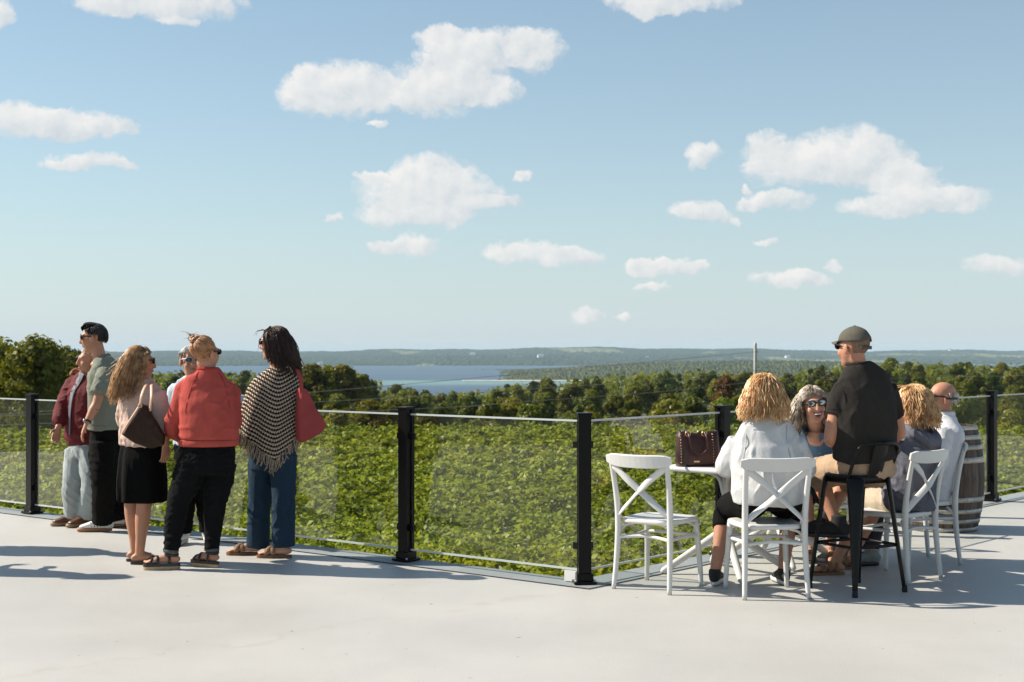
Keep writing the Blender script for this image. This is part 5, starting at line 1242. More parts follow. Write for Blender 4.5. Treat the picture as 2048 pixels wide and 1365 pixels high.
# ---- woman in coral red sweatshirt
def red_woman():
    D = 10.1; P = Person((W(390, 1135, D).x, D, 0), 'woman in coral red sweatshirt and black jeans with hair in a bun')
    f = dirv(98); r = right_of(f); H = Head(W(411, 708, D), dirv(52), k=0.98)
    sL, eL, wL = W(371, 780, 10.12), W(345, 856, 10.16), W(372, 880, 10.38); sR, eR, wR = W(461, 782, 10.2), W(467, 848, 10.28), W(448, 850, 10.5)
    hpL, kL, aL = W(388, 925, 10.08), W(357, 1005, 10.06), W(342, 1101, 10.05); hpR, kR, aR = W(444, 925, 10.14), W(430, 1008, 10.14), W(424, 1102, 10.15)
    aL.z = 0.117; aR.z = 0.117
    dL, dR = dirv(186), dirv(148)
    parts = arm(sL, eL, wL, 0.95) + arm(sR, eR, wR, 0.95) + leg(hpL, kL, aL, 1.1) + leg(hpR, kR, aR, 1.1) + foot(aL, dL, 0.98) + foot(aR, dR, 0.98) + [torso([(W(418, 900, D), 0.18, 0.13), (W(417, 840, D), 0.17, 0.12), (W(416, 775, D), 0.17, 0.08)], r)]
    hd = [hand(wL, V((0.5, 0.8, 0)), V((0, 0, -1)), up, 0.9, 0.5), hand(wR, V((-0.5, 0.8, 0)), V((0, 0, -1)), up, 0.9, 0.5)]
    body(P, H, parts, M_SKIN['ruddy'], hd, neck=W(415, 744, D)); mouth(P, H)
    rg_ = [(W(418, 891, D), 0.198, 0.152), (W(418, 880, D), 0.198, 0.154), (W(418, 872, D), 0.208, 0.165), (W(417, 835, D), 0.203, 0.160), (W(416, 795, D), 0.198, 0.135), (W(416, 766, D), 0.172, 0.095), (W(417, 748, D), 0.105, 0.080), (W(416, 737, D), 0.070, 0.068)]
    sw = [torso(rg_, r, 26), stube([sL, sL.lerp(eL, 0.5), eL, eL.lerp(wL, 0.75)], [0.076, 0.070, 0.064, 0.048], 16), stube([sR, sR.lerp(eR, 0.5), eR, eR.lerp(wR, 0.75)], [0.070, 0.066, 0.060, 0.048], 16)]
    sw_ = P.cloth('sweatshirt', sw, m_red, 0.010, 2, 0.005, 0.13, 21)
    seam(P, sw_, [(397, 744, D), (388, 762, D), (380, 785, D), (374, 808, D), (371, 825, D)], cloth('seam_red', (0.36, 0.045, 0.036))); seam(P, sw_, [(438, 744, D), (448, 765, D), (455, 790, D), (459, 815, D)], cloth('seam_red', (0.36, 0.045, 0.036)))
    m_seam = cloth('seam_red', (0.36, 0.045, 0.036))
    P.raw('waistband', [tube([rg_[0][0] + up * 0.020 + r * (0.205 * math.cos(t)) + f * (0.160 * math.sin(t)) for t in np.linspace(0, 2 * math.pi, 41)], [(0.024, 0.006)] * 41, 8, side=up)], m_red)
    P.raw('neckband', [tube([W(416, 738, D) + r * (0.073 * math.cos(t)) + f * (0.070 * math.sin(t)) for t in np.linspace(0, 2 * math.pi, 31)], [(0.012, 0.006)] * 31, 8, side=up)], m_seam)
    je = [torso([(W(418, 884, D), 0.172, 0.130), (W(418, 915, D), 0.190, 0.150), (W(416, 945, D), 0.180, 0.142)], r)]
    for h_, k_, a_ in ((hpL, kL, aL), (hpR, kR, aR)):
        je.append(stube([h_, h_.lerp(k_, 0.5), k_, k_.lerp(a_, 0.5), k_.lerp(a_, 0.97)], [0.110, 0.102, 0.080, 0.066, 0.048], 16, cap='flat'))
    P.cloth('jeans', je, m_bljean, 0.010, 2, 0.0055, 0.07, 23, (1, 1, 2.0))
    for k_, a_ in ((kL, aL), (kR, aR)): P.raw('cuff', [tube([k_.lerp(a_, 0.93), k_.lerp(a_, 1.0)], [0.055, 0.054], 16, cap='flat')], m_cuff)
    for a_, d_ in ((aL, dL), (aR, dR)): sandal(P, a_, d_, m_blk, m_espad, [(0.095, 0.050, 0.046, 0.012, 0.4), (0.120, 0.036, 0.048, 0.010, -0.4), (0.005, 0.075, 0.042, 0.010, 0.0)], 1.0, 0.040, m_blk)
    for a_, d_ in ((aL, dL), (aR, dR)): P.raw('ankle_strap', [tube([a_ - up * 0.012 - d_ * 0.006 + d_ * (0.048 * math.cos(t)) + d_.cross(up) * (0.042 * math.sin(t)) for t in np.linspace(0, 6.283, 21)], [(0.011, 0.004)] * 21, 6, side=up)], m_blk)
    rg = np.random.RandomState(31); bun = H.p(-0.025, -0.075, 0.098); hr = [cap_hair(H, 0.006)]
    for k in range(190):                                   # swept up towards the knot
        d = rg.normal(size=3); d /= np.linalg.norm(d)
        if d[1] > 0.45 or d[2] < -0.75: continue
        s0 = np.array(CR) + d * (np.array(CRR) + 0.006); e0 = np.array([-0.025, -0.072, 0.085]); mid = (s0 + e0) / 2 - np.array(CR); mid = np.array(CR) + mid / np.linalg.norm(mid / (np.array(CRR) + 0.012))
        hr.append(stube([H.p(*s0), H.p(*mid), H.p(*e0)], [(0.008, 0.004), (0.009, 0.005), (0.006, 0.004)], 5, side=H.p(*s0) - H.c, k=3))
    for k in range(34):
        a = rg.uniform(0, 6.28); ax = V(rg.normal(size=3)).normalized(); e1 = ax.orthogonal().normalized(); e2 = ax.cross(e1); rr = rg.uniform(0.018, 0.036)
        hr.append(stube([bun + (e1 * math.cos(a + t) + e2 * math.sin(a + t)) * rr + ax * rg.uniform(-0.01, 0.01) for t in np.linspace(0, 4.2, 7)], 0.0065, 5, k=2))
    for k in range(16): p = bun + V((rg.uniform(-0.03, 0.03), 0, rg.uniform(-0.02, 0.03))); hr.append(stube([p, p + V((rg.uniform(-0.05, 0.02), 0, rg.uniform(0.01, 0.04))), p + V((rg.uniform(-0.09, 0.04), 0, rg.uniform(-0.02, 0.06)))], [0.003, 0.002, 0.0008], 4))
    P.raw('hair', hr, M_HAIR['strawberry']); sunglasses(P, H)
    bg_ = empty('shoulder_bag', W(366, 850, 10.22)); o = bg_.location
    b = MB(); b.box(W(368, 850, 10.24), (0.035, 0.10, 0.085), Matrix.Rotation(R(8), 3, 'Z')); b.build('body', m_blk, bg_, origin=o, bevel=0.012)
    b = MB(); b.add(*stube([W(366, 832, 10.16), W(366, 800, 10.12), W(372, 770, 10.20)], [(0.009, 0.003)] * 3, 6)); b.add(*stube([W(366, 865, 10.15), W(362, 885, 10.12), W(355, 905, 10.13)], [(0.010, 0.003)] * 3, 6)); b.build('strap', m_blk, bg_, origin=o)
    b = MB(); b.box(W(367, 838, 10.13), (0.006, 0.003, 0.014)); b.build('buckle', m_steel, bg_, origin=o)
    tag(bg_, 'small black shoulder bag under the red sweatshirt woman\'s left arm', 'shoulder bag')
    return P
# ---- grey haired man in pale blue shirt behind the red sweatshirt
def blue_man():
    D = 11.38; P = Person((W(392, 1080, D).x, D, 0), 'grey haired man in pale blue shirt behind the red sweatshirt woman')
    f = dirv(276); r = right_of(f); H = Head(W(381, 724, D), dirv(296), k=1.0)
    sR, eR, wR = W(350, 782, D), W(343, 832, D + 0.03), W(368, 850, D - 0.15); sL, eL, wL = W(430, 780, D), W(462, 806, D + 0.12), W(484, 799, D + 0.17)
    hpR, kR, aR = W(376, 900, D), W(372, 985, D), W(367, 1070, D); hpL, kL, aL = W(410, 900, D), W(412, 985, D + 0.06), W(416, 1066, D + 0.12)
    aL.z = aR.z = 0.088
    parts = arm(sL, eL, wL) + arm(sR, eR, wR) + leg(hpL, kL, aL) + leg(hpR, kR, aR) + [torso([(W(392, 890, D), 0.16, 0.11), (W(390, 780, D), 0.17, 0.08)], r)]
    hd = [hand(wL, V((1, 0.05, -0.12)), V((0, 0, -1)), V((0, -1, 0)), 1.0, 0.35), hand(wR, V((0.6, -0.5, 0.1)), V((0, 0, -1)), up, 1.0, 0.5)]
    body(P, H, parts, M_SKIN['ruddy'], hd, neck=W(386, 754, D)); mouth(P, H)
    sh = [torso([(W(393, 890, D), 0.175, 0.135), (W(391, 830, D), 0.18, 0.135), (W(389, 790, D), 0.185, 0.115), (W(388, 770, D), 0.165, 0.085), (W(386, 752, D), 0.07, 0.07)], r),
          stube([sR, sR.lerp(eR, 0.5), eR, eR.lerp(wR, 0.85)], [0.062, 0.060, 0.056, 0.045], 14), stube([sL, sL.lerp(eL, 0.5), eL, eL.lerp(wL, 0.9)], [0.062, 0.060, 0.054, 0.046], 14)]
    P.cloth('shirt', sh, m_blue, 0.011, 2, 0.006, 0.1, 31)
    tr = [torso([(W(392, 885, D), 0.17, 0.125), (W(392, 915, D), 0.17, 0.125)], r)]
    for h_, k_, a_ in ((hpL, kL, aL), (hpR, kR, aR)):
        a2 = V((a_.x, a_.y, 0.085)); tr.append(stube([h_, k_, a2], [0.095, 0.078, 0.066], 14, cap='flat'))
    P.cloth('trousers', tr, m_blackpant, 0.012, 2, 0.006, 0.1, 33, (1, 1, 1.6))
    shoe(P, aR, dirv(258), m_wshoe, m_wsole, 1.0); shoe(P, aL, dirv(300), m_wshoe, m_wsole, 1.0)
    P.raw('hair', [cap_hair(H, 0.004, 0.03, -0.05)] + locks(H, 260, 0.042, 36, 0.005, 0.007, face=0.4, low=-0.5, ear=True), M_HAIR['grey'])
    sunglasses(P, H, fm=m_steel)
    return P
# ---- woman in crochet poncho
def poncho_mat():
    m = bpy.data.materials.new('crochet'); m.use_nodes = True; t = NT(m.node_tree); b = t.n['Principled BSDF']
    uv = t.new('ShaderNodeUVMap').outputs[0]; sx = t.new('ShaderNodeSeparateXYZ'); t.l.new(uv, sx.inputs[0])
    row = t.m('MULTIPLY', sx.outputs[1], 1 / 0.0305); ri = t.m('FLOOR', row)
    sv = t.m('SINE', t.m('MULTIPLY', row, 6.2832)); su = t.m('SINE', t.m('ADD', t.m('MULTIPLY', sx.outputs[0], 6.2832 / 0.023), t.m('MULTIPLY', ri, 3.1416)))
    h = t.m('ADD', sv, t.m('MULTIPLY', su, 0.75))
    w_ = t.smooth(h, -0.15, 0.30)
    t.l.new(t.mix(w_, (0.016, 0.008, 0.007, 1), (0.50, 0.41, 0.31, 1)), b.inputs['Base Color']); b.inputs['Roughness'].default_value = 0.95
    b.inputs['Specular IOR Level'].default_value = 0.15
    bn = t.new('ShaderNodeBump'); bn.inputs['Strength'].default_value = 0.9; bn.inputs['Distance'].default_value = 0.006
    t.l.new(t.m('ABSOLUTE', h), bn.inputs['Height']); t.l.new(bn.outputs[0], b.inputs['Normal'])
    return m
def poncho_woman():
    D = 10.64; P = Person((W(538, 1112, D).x, D, 0), 'dark haired woman in black and cream crochet poncho and blue jeans')
    f = dirv(106); r = right_of(f); H = Head(W(549, 688, D), dirv(163), k=1.02)
    sL, eL, wL = W(512, 768, D), W(500, 840, D + 0.05), W(512, 860, D + 0.25); sR, eR, wR = W(590, 766, D), W(602, 830, D + 0.02), W(590, 850, D + 0.25)
    hpL, kL, aL = W(526, 910, 10.70), W(520, 1000, 10.72), W(505, 1090, 10.76); hpR, kR, aR = W(566, 910, 10.6), W(567, 1000, 10.58), W(566, 1094, 10.61)
    aL.z = aR.z = 0.098; dL, dR = dirv(183), dirv(178)
    parts = arm(sL, eL, wL, 0.9) + arm(sR, eR, wR, 0.9) + leg(hpL, kL, aL) + leg(hpR, kR, aR) + foot(aL, dL, 1.0) + foot(aR, dR, 1.0) + [torso([(W(546, 900, D), 0.16, 0.11), (W(550, 840, D), 0.13, 0.09), (W(553, 770, D), 0.16, 0.07)], r)]
    hd = [hand(wL, V((0.2, 0.9, 0)), V((1, 0, 0)), up, 0.9, 0.4), hand(wR, V((-0.2, 0.9, 0)), V((-1, 0, 0)), up, 0.9, 0.4)]
    body(P, H, parts, M_SKIN['fair'], hd, neck=W(555, 736, D)); mouth(P, H)
    je = [torso([(W(546, 880, D), 0.165, 0.12), (W(546, 915, D), 0.172, 0.13), (W(545, 940, D), 0.165, 0.125)], r)]
    for h_, k_, a_, hx in ((hpL, kL, aL, 516), (hpR, kR, aR, 568)):
        a2 = W(hx, 1092, a_.y); je.append(stube([h_, h_.lerp(k_, 0.5), k_, k_.lerp(a2, 0.5), a2], [0.105, 0.098, 0.088, 0.086, 0.087], 16, cap='flat'))
    P.cloth('jeans', je, m_denim, 0.010, 2, 0.006, 0.12, 41, (1, 1, 1.0))
    for a_, d_ in ((aL, dL), (aR, dR)): sandal(P, a_, d_, m_tanl, mat('cork_sole', (0.17, 0.085, 0.045), 0.8, 0.2, 40), [(0.085, 0.056, 0.047, 0.016, 0.7), (0.085, 0.058, 0.048, 0.015, -0.8), (0.125, 0.038, 0.049, 0.012, 0.3)], 1.02, 0.026)
    # poncho: a draped sheet, lower at back and front than over the arms
    na, nv = 96, 34; vs = []; uvs = []; top = W(556, 738, D)
    def surf(a, v):
        ca, sa = math.cos(a), math.sin(a); s_ = abs(ca)                    # a: 0 = right, -pi/2 = back
        hemz = 0.735 + 0.255 * s_ ** 1.15; z = top.z + (hemz - top.z) * v
        q = (top.z - z)
        rx = float(np.interp(q, [0, 0.03, 0.08, 0.14, 0.25, 0.40, 0.55, 0.75], [0.066, 0.105, 0.165, 0.192, 0.212, 0.232, 0.240, 0.22])); ry = float(np.interp(q, [0, 0.03, 0.08, 0.14, 0.25, 0.45, 0.75], [0.064, 0.085, 0.110, 0.128, 0.148, 0.165, 0.178]))
        if ca < 0: rx *= 1.0 + 0.16 * min(1, q / 0.45)
        fold = 1 + 0.035 * min(1, q / 0.3) * math.sin(a * 7 + 1.5 * math.sin(a * 3)) 
        cx = V((top.x - 0.045 * min(1, q / 0.5), top.y, 0))
        p = cx + r * (rx * fold * ca) + f * (ry * fold * sa) + up * z
        return p, rx * ca, q
    for j in range(nv):
        for i in range(na):
            p, lx, q = surf(2 * math.pi * i / na, j / (nv - 1)); vs.append(p - P.loc)
            arc = abs(lx); uvs.append((lx * 1.25, q + math.sqrt(arc * arc + 0.03 ** 2) * 0.62 - 0.02))
    fs = [(j * na + i, j * na + (i + 1) % na, (j + 1) * na + (i + 1) % na, (j + 1) * na + i) for j in range(nv - 1) for i in range(na)]
    b = MB(); b.v = [tuple(v) for v in vs]; b.f = fs; po_ = b.build('poncho', poncho_mat(), P.o)
    ul = po_.data.uv_layers.new(name='UVMap')
    for lp in po_.data.loops: ul.data[lp.index].uv = uvs[lp.vertex_index]
    sd_ = po_.modifiers.new('thick', 'SOLIDIFY'); sd_.thickness = 0.008
    rg = np.random.RandomState(44); fr = []
    for k in range(210):
        a = 2 * math.pi * k / 210 + rg.uniform(-0.01, 0.01); p, _, _ = surf(a, 1.0); o2 = (p - V((top.x, top.y, p.z))).normalized(); L = rg.uniform(0.07, 0.12)
        fr.append(stube([p + up * 0.01, p - up * L * 0.5 + o2 * rg.uniform(0, 0.02) + V((rg.uniform(-0.012, 0.006), 0, 0)), p - up * L + o2 * rg.uniform(0.0, 0.03) + V((rg.uniform(-0.03, 0.008), 0, 0))], [0.0042, 0.0040, 0.0026], 5, k=2))
    P.raw('fringe', fr, mat('fringe_yarn', (0.16, 0.11, 0.08), 0.95, vscale=70, col2=(0.42, 0.33, 0.24)), po_)
    shl = (W(552, 790, D), (r * 0.205, f * 0.145, up * 0.20))
    hr = [cap_hair(H, 0.008)] + locks(H, 1300, 0.245, 45, 0.0038, 0.016, sides=3, wave=0.007, wl=0.18, wind=(0.14, -0.03, 0), face=0.42, bodies=(shl,), spread=0.0, jit=0.7)
    for k in range(22):
        p = H.p(rg.uniform(-0.06, 0.06), rg.uniform(0.02, 0.08), rg.uniform(0.02, 0.11)); q = V((-rg.uniform(0.02, 0.07), -0.02, rg.uniform(-0.10, 0.04)))
        hr.append(stube([p, p + q * 0.5 + V((-0.012, 0, 0.012)), p + q], [0.003, 0.002, 0.0008], 4))
    P.raw('hair', hr, M_HAIR['brown']); sunglasses(P, H, lens=mat('brown_lens', (0.05, 0.02, 0.018), 0.08), fm=mat('tortoise_frame', (0.05, 0.018, 0.012), 0.3))
    tb = empty('tote_bag', W(626, 885, 10.52)); o = tb.location; m_rt = mat('red_canvas', (0.30, 0.042, 0.040), 0.85, 0.15, 6, 0.5, 160)
    outl = [(598, 775), (612, 778), (630, 815), (652, 850), (644, 864), (604, 887), (594, 880), (592, 830)]; nrm = V((0.55, -0.83, 0)); c0 = [W(x, y, 10.52 + (x - 600) / 267 * 0.45) for x, y in outl]; cen = sum(c0, V((0, 0, 0))) / len(c0)
    n = len(c0); v2 = []; f2 = []
    for dz, sc in ((-1, 0.8), (-0.7, 0.97), (0.7, 0.97), (1, 0.8)): v2 += [cen + (p - cen) * sc + nrm * 0.045 * dz for p in c0]
    for j in range(3): f2 += [(j * n + i, j * n + (i + 1) % n, (j + 1) * n + (i + 1) % n, (j + 1) * n + i) for i in range(n)]
    f2 += [tuple(range(n - 1, -1, -1)), tuple(range(3 * n, 4 * n))]
    co, no, fc = voxel([(v2, f2)], 0.009, 2); co = wrinkle(co, no, 0.004, 0.12, 6); b = MB(); b.v = [tuple(c) for c in co]; b.f = fc; b.build('body', m_rt, tb, origin=o)
    b = MB(); b.add(*stube([W(603, 790, 10.50), W(602, 760, 10.47), W(594, 740, 10.52), W(590, 745, 10.68), W(600, 785, 10.76)], [(0.014, 0.004)] * 5, 8, side=r)); b.build('strap', m_rt, tb, origin=o)
    tag(tb, 'large dull red canvas tote on the poncho woman\'s shoulder', 'tote bag')
    return P
# ---- seated woman in white sweatshirt
def white_woman():
    D = 9.12; P = Person((1.615, 9.07, 0), 'seated woman in white sweatshirt with curly golden bob seen from behind')
    f = V((-0.13, 0.99, 0)).normalized(); r = right_of(f); H = Head(W(1527, 797, 9.16), dirv(84), k=1.0)
    sL, eL, wL = W(1480, 884, 9.15), W(1453, 934, 9.2), W(1468, 926, 9.48); sR, eR, wR = W(1586, 884, 9.13), W(1611, 940, 9.2), W(1580, 926, 9.5)
    hpL, kL, aL = W(1506, 1000, 9.15), W(1452, 1016, 9.52), W(1430, 1146, 9.38); hpR, kR, aR = W(1566, 1000, 9.13), W(1580, 1016, 9.56), W(1566, 1146, 9.40)
    aL.z = aR.z = 0.086
    parts = arm(sL, eL, wL, 0.98) + arm(sR, eR, wR, 0.98) + leg(hpL, kL, aL, 1.08) + leg(hpR, kR, aR, 1.08) + [torso([(W(1536, 990, 9.08), 0.19, 0.14), (W(1534, 920, D), 0.19, 0.13), (W(1529, 862, D), 0.18, 0.08)], r)]
    hd = [hand(wL, V((0.1, 0.9, -0.08)), V((0, 0, -1)), V((1, 0, 0)), 0.92, 0.25), hand(wR, V((-0.2, 0.9, -0.08)), V((0, 0, -1)), V((-1, 0, 0)), 0.92, 0.25)]
    body(P, H, parts, M_SKIN['ruddy'], hd, neck=W(1527, 832, D)); mouth(P, H)
    rg_ = [(W(1537, 1005, 9.06), 0.228, 0.180), (W(1537, 985, 9.06), 0.242, 0.190), (W(1536, 940, 9.09), 0.238, 0.172), (W(1533, 897, D), 0.226, 0.154), (W(1530, 866, D), 0.198, 0.118), (W(1528, 848, D), 0.158, 0.092), (W(1527, 828, D), 0.078, 0.072)]
    sw = [torso(rg_, r, 26), stube([sL, sL.lerp(eL, 0.5), eL, eL.lerp(wL, 0.25)], [0.074, 0.080, 0.076, 0.056], 16, cap='flat'), stube([sR, sR.lerp(eR, 0.5), eR, eR.lerp(wR, 0.4)], [0.074, 0.080, 0.074, 0.056], 16, cap='flat')]
    sw_ = P.cloth('sweatshirt', sw, m_whitesw, 0.010, 2, 0.0065, 0.13, 51, (1, 1, 0.7)); m_sw2 = cloth('white_seam', (0.42, 0.42, 0.42))
    seam(P, sw_, [(1486, 850, D), (1492, 872, D), (1490, 900, D), (1484, 930, D)], m_sw2); seam(P, sw_, [(1574, 850, D), (1572, 872, D), (1577, 900, D), (1584, 925, D)], m_sw2)
    P.raw('cuff', [tube([eL.lerp(wL, 0.12), eL.lerp(wL, 0.34)], [0.066, 0.062], 14, cap='flat')], m_whitesw)
    lg = [torso([(W(1537, 1018, 9.06), 0.20, 0.17), (W(1537, 985, 9.06), 0.20, 0.16)], r)]
    for h_, k_, a_ in ((hpL, kL, aL), (hpR, kR, aR)): lg.append(stube([h_, h_.lerp(k_, 0.5), k_, k_.lerp(a_, 0.32)], [0.118, 0.104, 0.074, 0.070], 16, cap='flat'))
    P.cloth('leggings', lg, m_legging, 0.011, 2, 0.002, 0.1, 53)
    shoe(P, aL, dirv(72), m_bsh, m_wsole, 0.98); shoe(P, aR, dirv(96), m_bsh, m_wsole, 0.98)
    hr = [cap_hair(H, 0.016)] + locks(H, 1700, 0.165, 55, 0.0040, 0.048, sides=3, wave=0.008, wl=0.085, face=0.35, spread=0.26, back=0.4, jit=1.3)
    P.raw('hair', hr, M_HAIR['gold'])
    return P
# ---- laughing woman facing us
def laughing_woman():
    P = Person((2.36, 11.02, 0), 'laughing woman with mirrored sunglasses, long grey hair and denim vest')
    f = dirv(248); r = right_of(f); H = Head(W(1626, 811, 10.32), V((0.06, -0.99, 0.03)), V((-0.14, 0, 1)), 1.06)
    c_ch = W(1636, 898, 10.62); c_sh = W(1634, 874, 10.54); neck = W(1632, 858, 10.44); pel = V((2.33, 10.96, 0.56))
    sR, eR, wR = c_sh - r * -0.17 - up * 0.03, W(1588, 945, 10.5), W(1585, 920, 10.25); sL = c_sh - r * 0.17 - up * 0.03; eL, wL = W(1682, 935, 10.5), W(1670, 925, 10.2)
    hpR, kR, aR = pel + r * 0.09, W(1610, 1000, 10.62), W(1622, 1095, 10.46); hpL, kL, aL = pel - r * 0.09, W(1655, 998, 10.60), W(1662, 1098, 10.40)
    aR.z = aL.z = 0.092
    parts = arm(sL, eL, wL, 0.92) + arm(sR, eR, wR, 0.92) + leg(hpL, kL, aL) + leg(hpR, kR, aR) + foot(aL, dirv(262), 0.95) + foot(aR, dirv(250), 0.95) + [torso([(pel, 0.17, 0.13), (W(1638, 940, 10.75), 0.165, 0.12), (c_ch, 0.17, 0.11), (c_sh, 0.16, 0.075)], r)]
    hd = [hand(wR, V((-0.1, -0.9, 0)), V((0, 0, -1)), up, 0.9, 0.4), hand(wL, V((-0.2, -0.9, 0)), V((0, 0, -1)), up, 0.9, 0.4)]
    body(P, H, parts, M_SKIN['fair'], hd, neck=neck, jaw=1.12, vox=0.0075); mouth(P, H, True)
    rg_ = [(pel + up * 0.02, 0.185, 0.15), (W(1638, 945, 10.76), 0.185, 0.14), (c_ch, 0.192, 0.135), (c_sh - up * 0.01, 0.178, 0.095), (c_sh + up * 0.025, 0.12, 0.075)]
    P.cloth('denim_vest', [torso(rg_, r, 24)], m_vest, 0.010, 2, 0.006, 0.10, 61)
    P.raw('collar', [stube([neck + r * x * 0.055 - f * 0.04 + up * 0.015, neck + r * x * 0.085 + f * 0.03 - up * 0.01, neck + r * x * 0.045 + f * 0.115 - up * 0.075], [(0.026, 0.006), (0.03, 0.006), (0.022, 0.005)], 8, side=up + r * x * 0.3) for x in (-1, 1)], m_vest)
    P.raw('button', [ell(c_ch + f * (0.137 - 0.01 * k) + r * -0.035 - up * (0.055 * k - 0.03), (0.008, 0.006, 0.008), 8, 6) for k in range(3)], m_steel)
    sk = [torso([(pel - up * 0.03, 0.175, 0.15), (pel + up * 0.03, 0.17, 0.14)], r)]
    for h_, k_, a_ in ((hpL, kL, aL), (hpR, kR, aR)): sk.append(stube([h_, h_.lerp(k_, 0.5), h_.lerp(k_, 0.95)], [0.11, 0.10, 0.085], 14, cap='flat'))
    P.cloth('shorts', sk, m_slate, 0.012, 2, 0.004, 0.1, 63)
    for a_, d_ in ((aL, dirv(262)), (aR, dirv(250))): sandal(P, a_, d_, m_tanl, m_soleb, [(0.10, 0.05, 0.046, 0.012, 0.2), (0.06, 0.065, 0.044, 0.010, 0.0)], 0.97, 0.017)
    bod = (c_ch, (r * 0.20, f * 0.145, up * 0.17))
    hr = [cap_hair(H, 0.006, 0.05)] + locks(H, 1100, 0.28, 65, 0.0036, 0.022, sides=3, wave=0.008, wl=0.13, wind=(-0.16, 0.02, 0), face=0.38, bodies=(bod,), spread=0.28, back=0.05)
    P.raw('hair', hr, M_HAIR['silver']); sunglasses(P, H, lens=m_mirror)
    return P
# ---- man in cap on the bar stool
def cap_man():
    D = 9.17; P = Person((2.225, 9.19, 0), 'man in olive cap and charcoal T-shirt sitting on the bar stool')
    f = dirv(112); r = right_of(f); H = Head(W(1707, 697, 9.17), dirv(126), k=1.04)
    sL, eL, wL = W(1684, 778, 9.12), W(1661, 876, 9.14), W(1684, 892, 9.42); sR, eR, wR = W(1772, 776, 9.24), W(1798, 862, 9.44), W(1786, 882, 9.7)
    hpL, kL, aL = W(1702, 932, 9.24), W(1637, 950, 9.56), W(1672, 1060, 9.42); hpR, kR, aR = W(1757, 935, 9.28), W(1692, 958, 9.70), W(1652, 1064, 9.52)
    zf = 0.31 + 0.088; aL.z = zf; aR.z = zf + 0.01
    parts = arm(sL, eL, wL, 1.12) + arm(sR, eR, wR, 1.12) + leg(hpL, kL, aL, 1.05) + leg(hpR, kR, aR, 1.05) + [torso([(W(1728, 930, 9.2), 0.18, 0.13), (W(1728, 850, D), 0.18, 0.13), (W(1724, 770, D), 0.18, 0.09)], r)]
    hd = [hand(wL, V((0.3, 0.9, 0.0)), V((0, 0, -1)), V((1, 0, 0)), 1.0, 0.4), hand(wR, V((-0.4, 0.8, 0)), V((0, 0, -1)), V((-1, 0, 0)), 1.0, 0.4)]
    body(P, H, parts, M_SKIN['ruddy'], hd, neck=W(1716, 728, D)); mouth(P, H)
    rg_ = [(W(1730, 914, 9.19), 0.214, 0.180), (W(1730, 895, 9.18), 0.214, 0.178), (W(1730, 850, D), 0.214, 0.162), (W(1729, 805, D), 0.220, 0.152), (W(1725, 770, D), 0.205, 0.120), (W(1721, 750, D), 0.172, 0.098), (W(1716, 727, D), 0.078, 0.072)]
    tee = [torso(rg_, r, 26), stube([sL + V((0.02, 0, 0.01)), sL.lerp(eL, 0.25), sL.lerp(eL, 0.52)], [0.074, 0.072, 0.066], 16, cap='flat'), stube([sR, sR.lerp(eR, 0.3), sR.lerp(eR, 0.62)], [0.074, 0.072, 0.066], 16, cap='flat')]
    te_ = P.cloth('tshirt', tee, m_char, 0.010, 2, 0.0045, 0.13, 71); m_cs = cloth('charcoal_seam', (0.018, 0.016, 0.014))
    seam(P, te_, [(1672, 757, D), (1681, 768, D), (1688, 785, D), (1692, 805, D)], m_cs); seam(P, te_, [(1655, 818, D), (1668, 819, D), (1682, 819, D)], m_cs)
    P.raw('neckband', [tube([W(1716, 729, D) + r * (0.079 * math.cos(t)) + f * (0.074 * math.sin(t)) for t in np.linspace(0, 2 * math.pi, 31)], [(0.011, 0.005)] * 31, 8, side=up)], m_char)
    sh = [torso([(W(1730, 946, 9.22), 0.185, 0.155), (W(1730, 925, 9.2), 0.195, 0.160), (W(1730, 900, 9.19), 0.180, 0.145)], r)]
    for h_, k_ in ((hpL, kL), (hpR, kR)): sh.append(stube([h_, h_.lerp(k_, 0.5), h_.lerp(k_, 1.0)], [0.115, 0.112, 0.105], 16, cap='flat'))
    P.cloth('shorts', sh, m_khaki, 0.010, 2, 0.009, 0.09, 73)
    P.raw('belt', [tube([W(1730, 905, 9.19) + r * (0.200 * math.cos(t)) + f * (0.165 * math.sin(t)) - up * 0.004 for t in np.linspace(0, 2 * math.pi, 41)], [(0.018, 0.004)] * 41, 6, side=up)], m_blk)
    shoe(P, aL, dirv(158), m_bsh, m_blk, 1.12, high=0.03); shoe(P, aR, dirv(190), m_bsh, m_blk, 1.12, high=0.03)
    P.raw('hair', [cap_hair(H, 0.003, 0.0, -0.035)], mat('cropped_hair', (0.20, 0.12, 0.08), 0.9, 0.2, 60))
    # cap: crown, brim, closing strap at the back
    vs, fs = ell(H.p(0, -0.010, 0.040), (H.r * 0.090 * H.k, H.f * 0.110 * H.k, H.u * 0.098 * H.k), 28, 20)
    def keep(v):
        w_ = v - H.c; x, y, z = w_.dot(H.r) / H.k, w_.dot(H.f) / H.k, w_.dot(H.u) / H.k
        if y < -0.07 and abs(x) < 0.040 and z < 0.055: return False
        return z > 0.030 + 0.10 * max(0, y) - 0.10 * max(0, -y - 0.02) * 0.6
    fk = [q for q in fs if sum(keep(vs[i]) for i in q) >= 3]
    co = np.array([tuple(v) for v in vs]); co = co + sines(co, 0.09, 75)[:, None] * 0.002
    cp = P.mesh('cap', co, fk, m_capm); sdm = cp.modifiers.new('thick', 'SOLIDIFY'); sdm.thickness = 0.004
    bv, bf = [], []; nb = 15
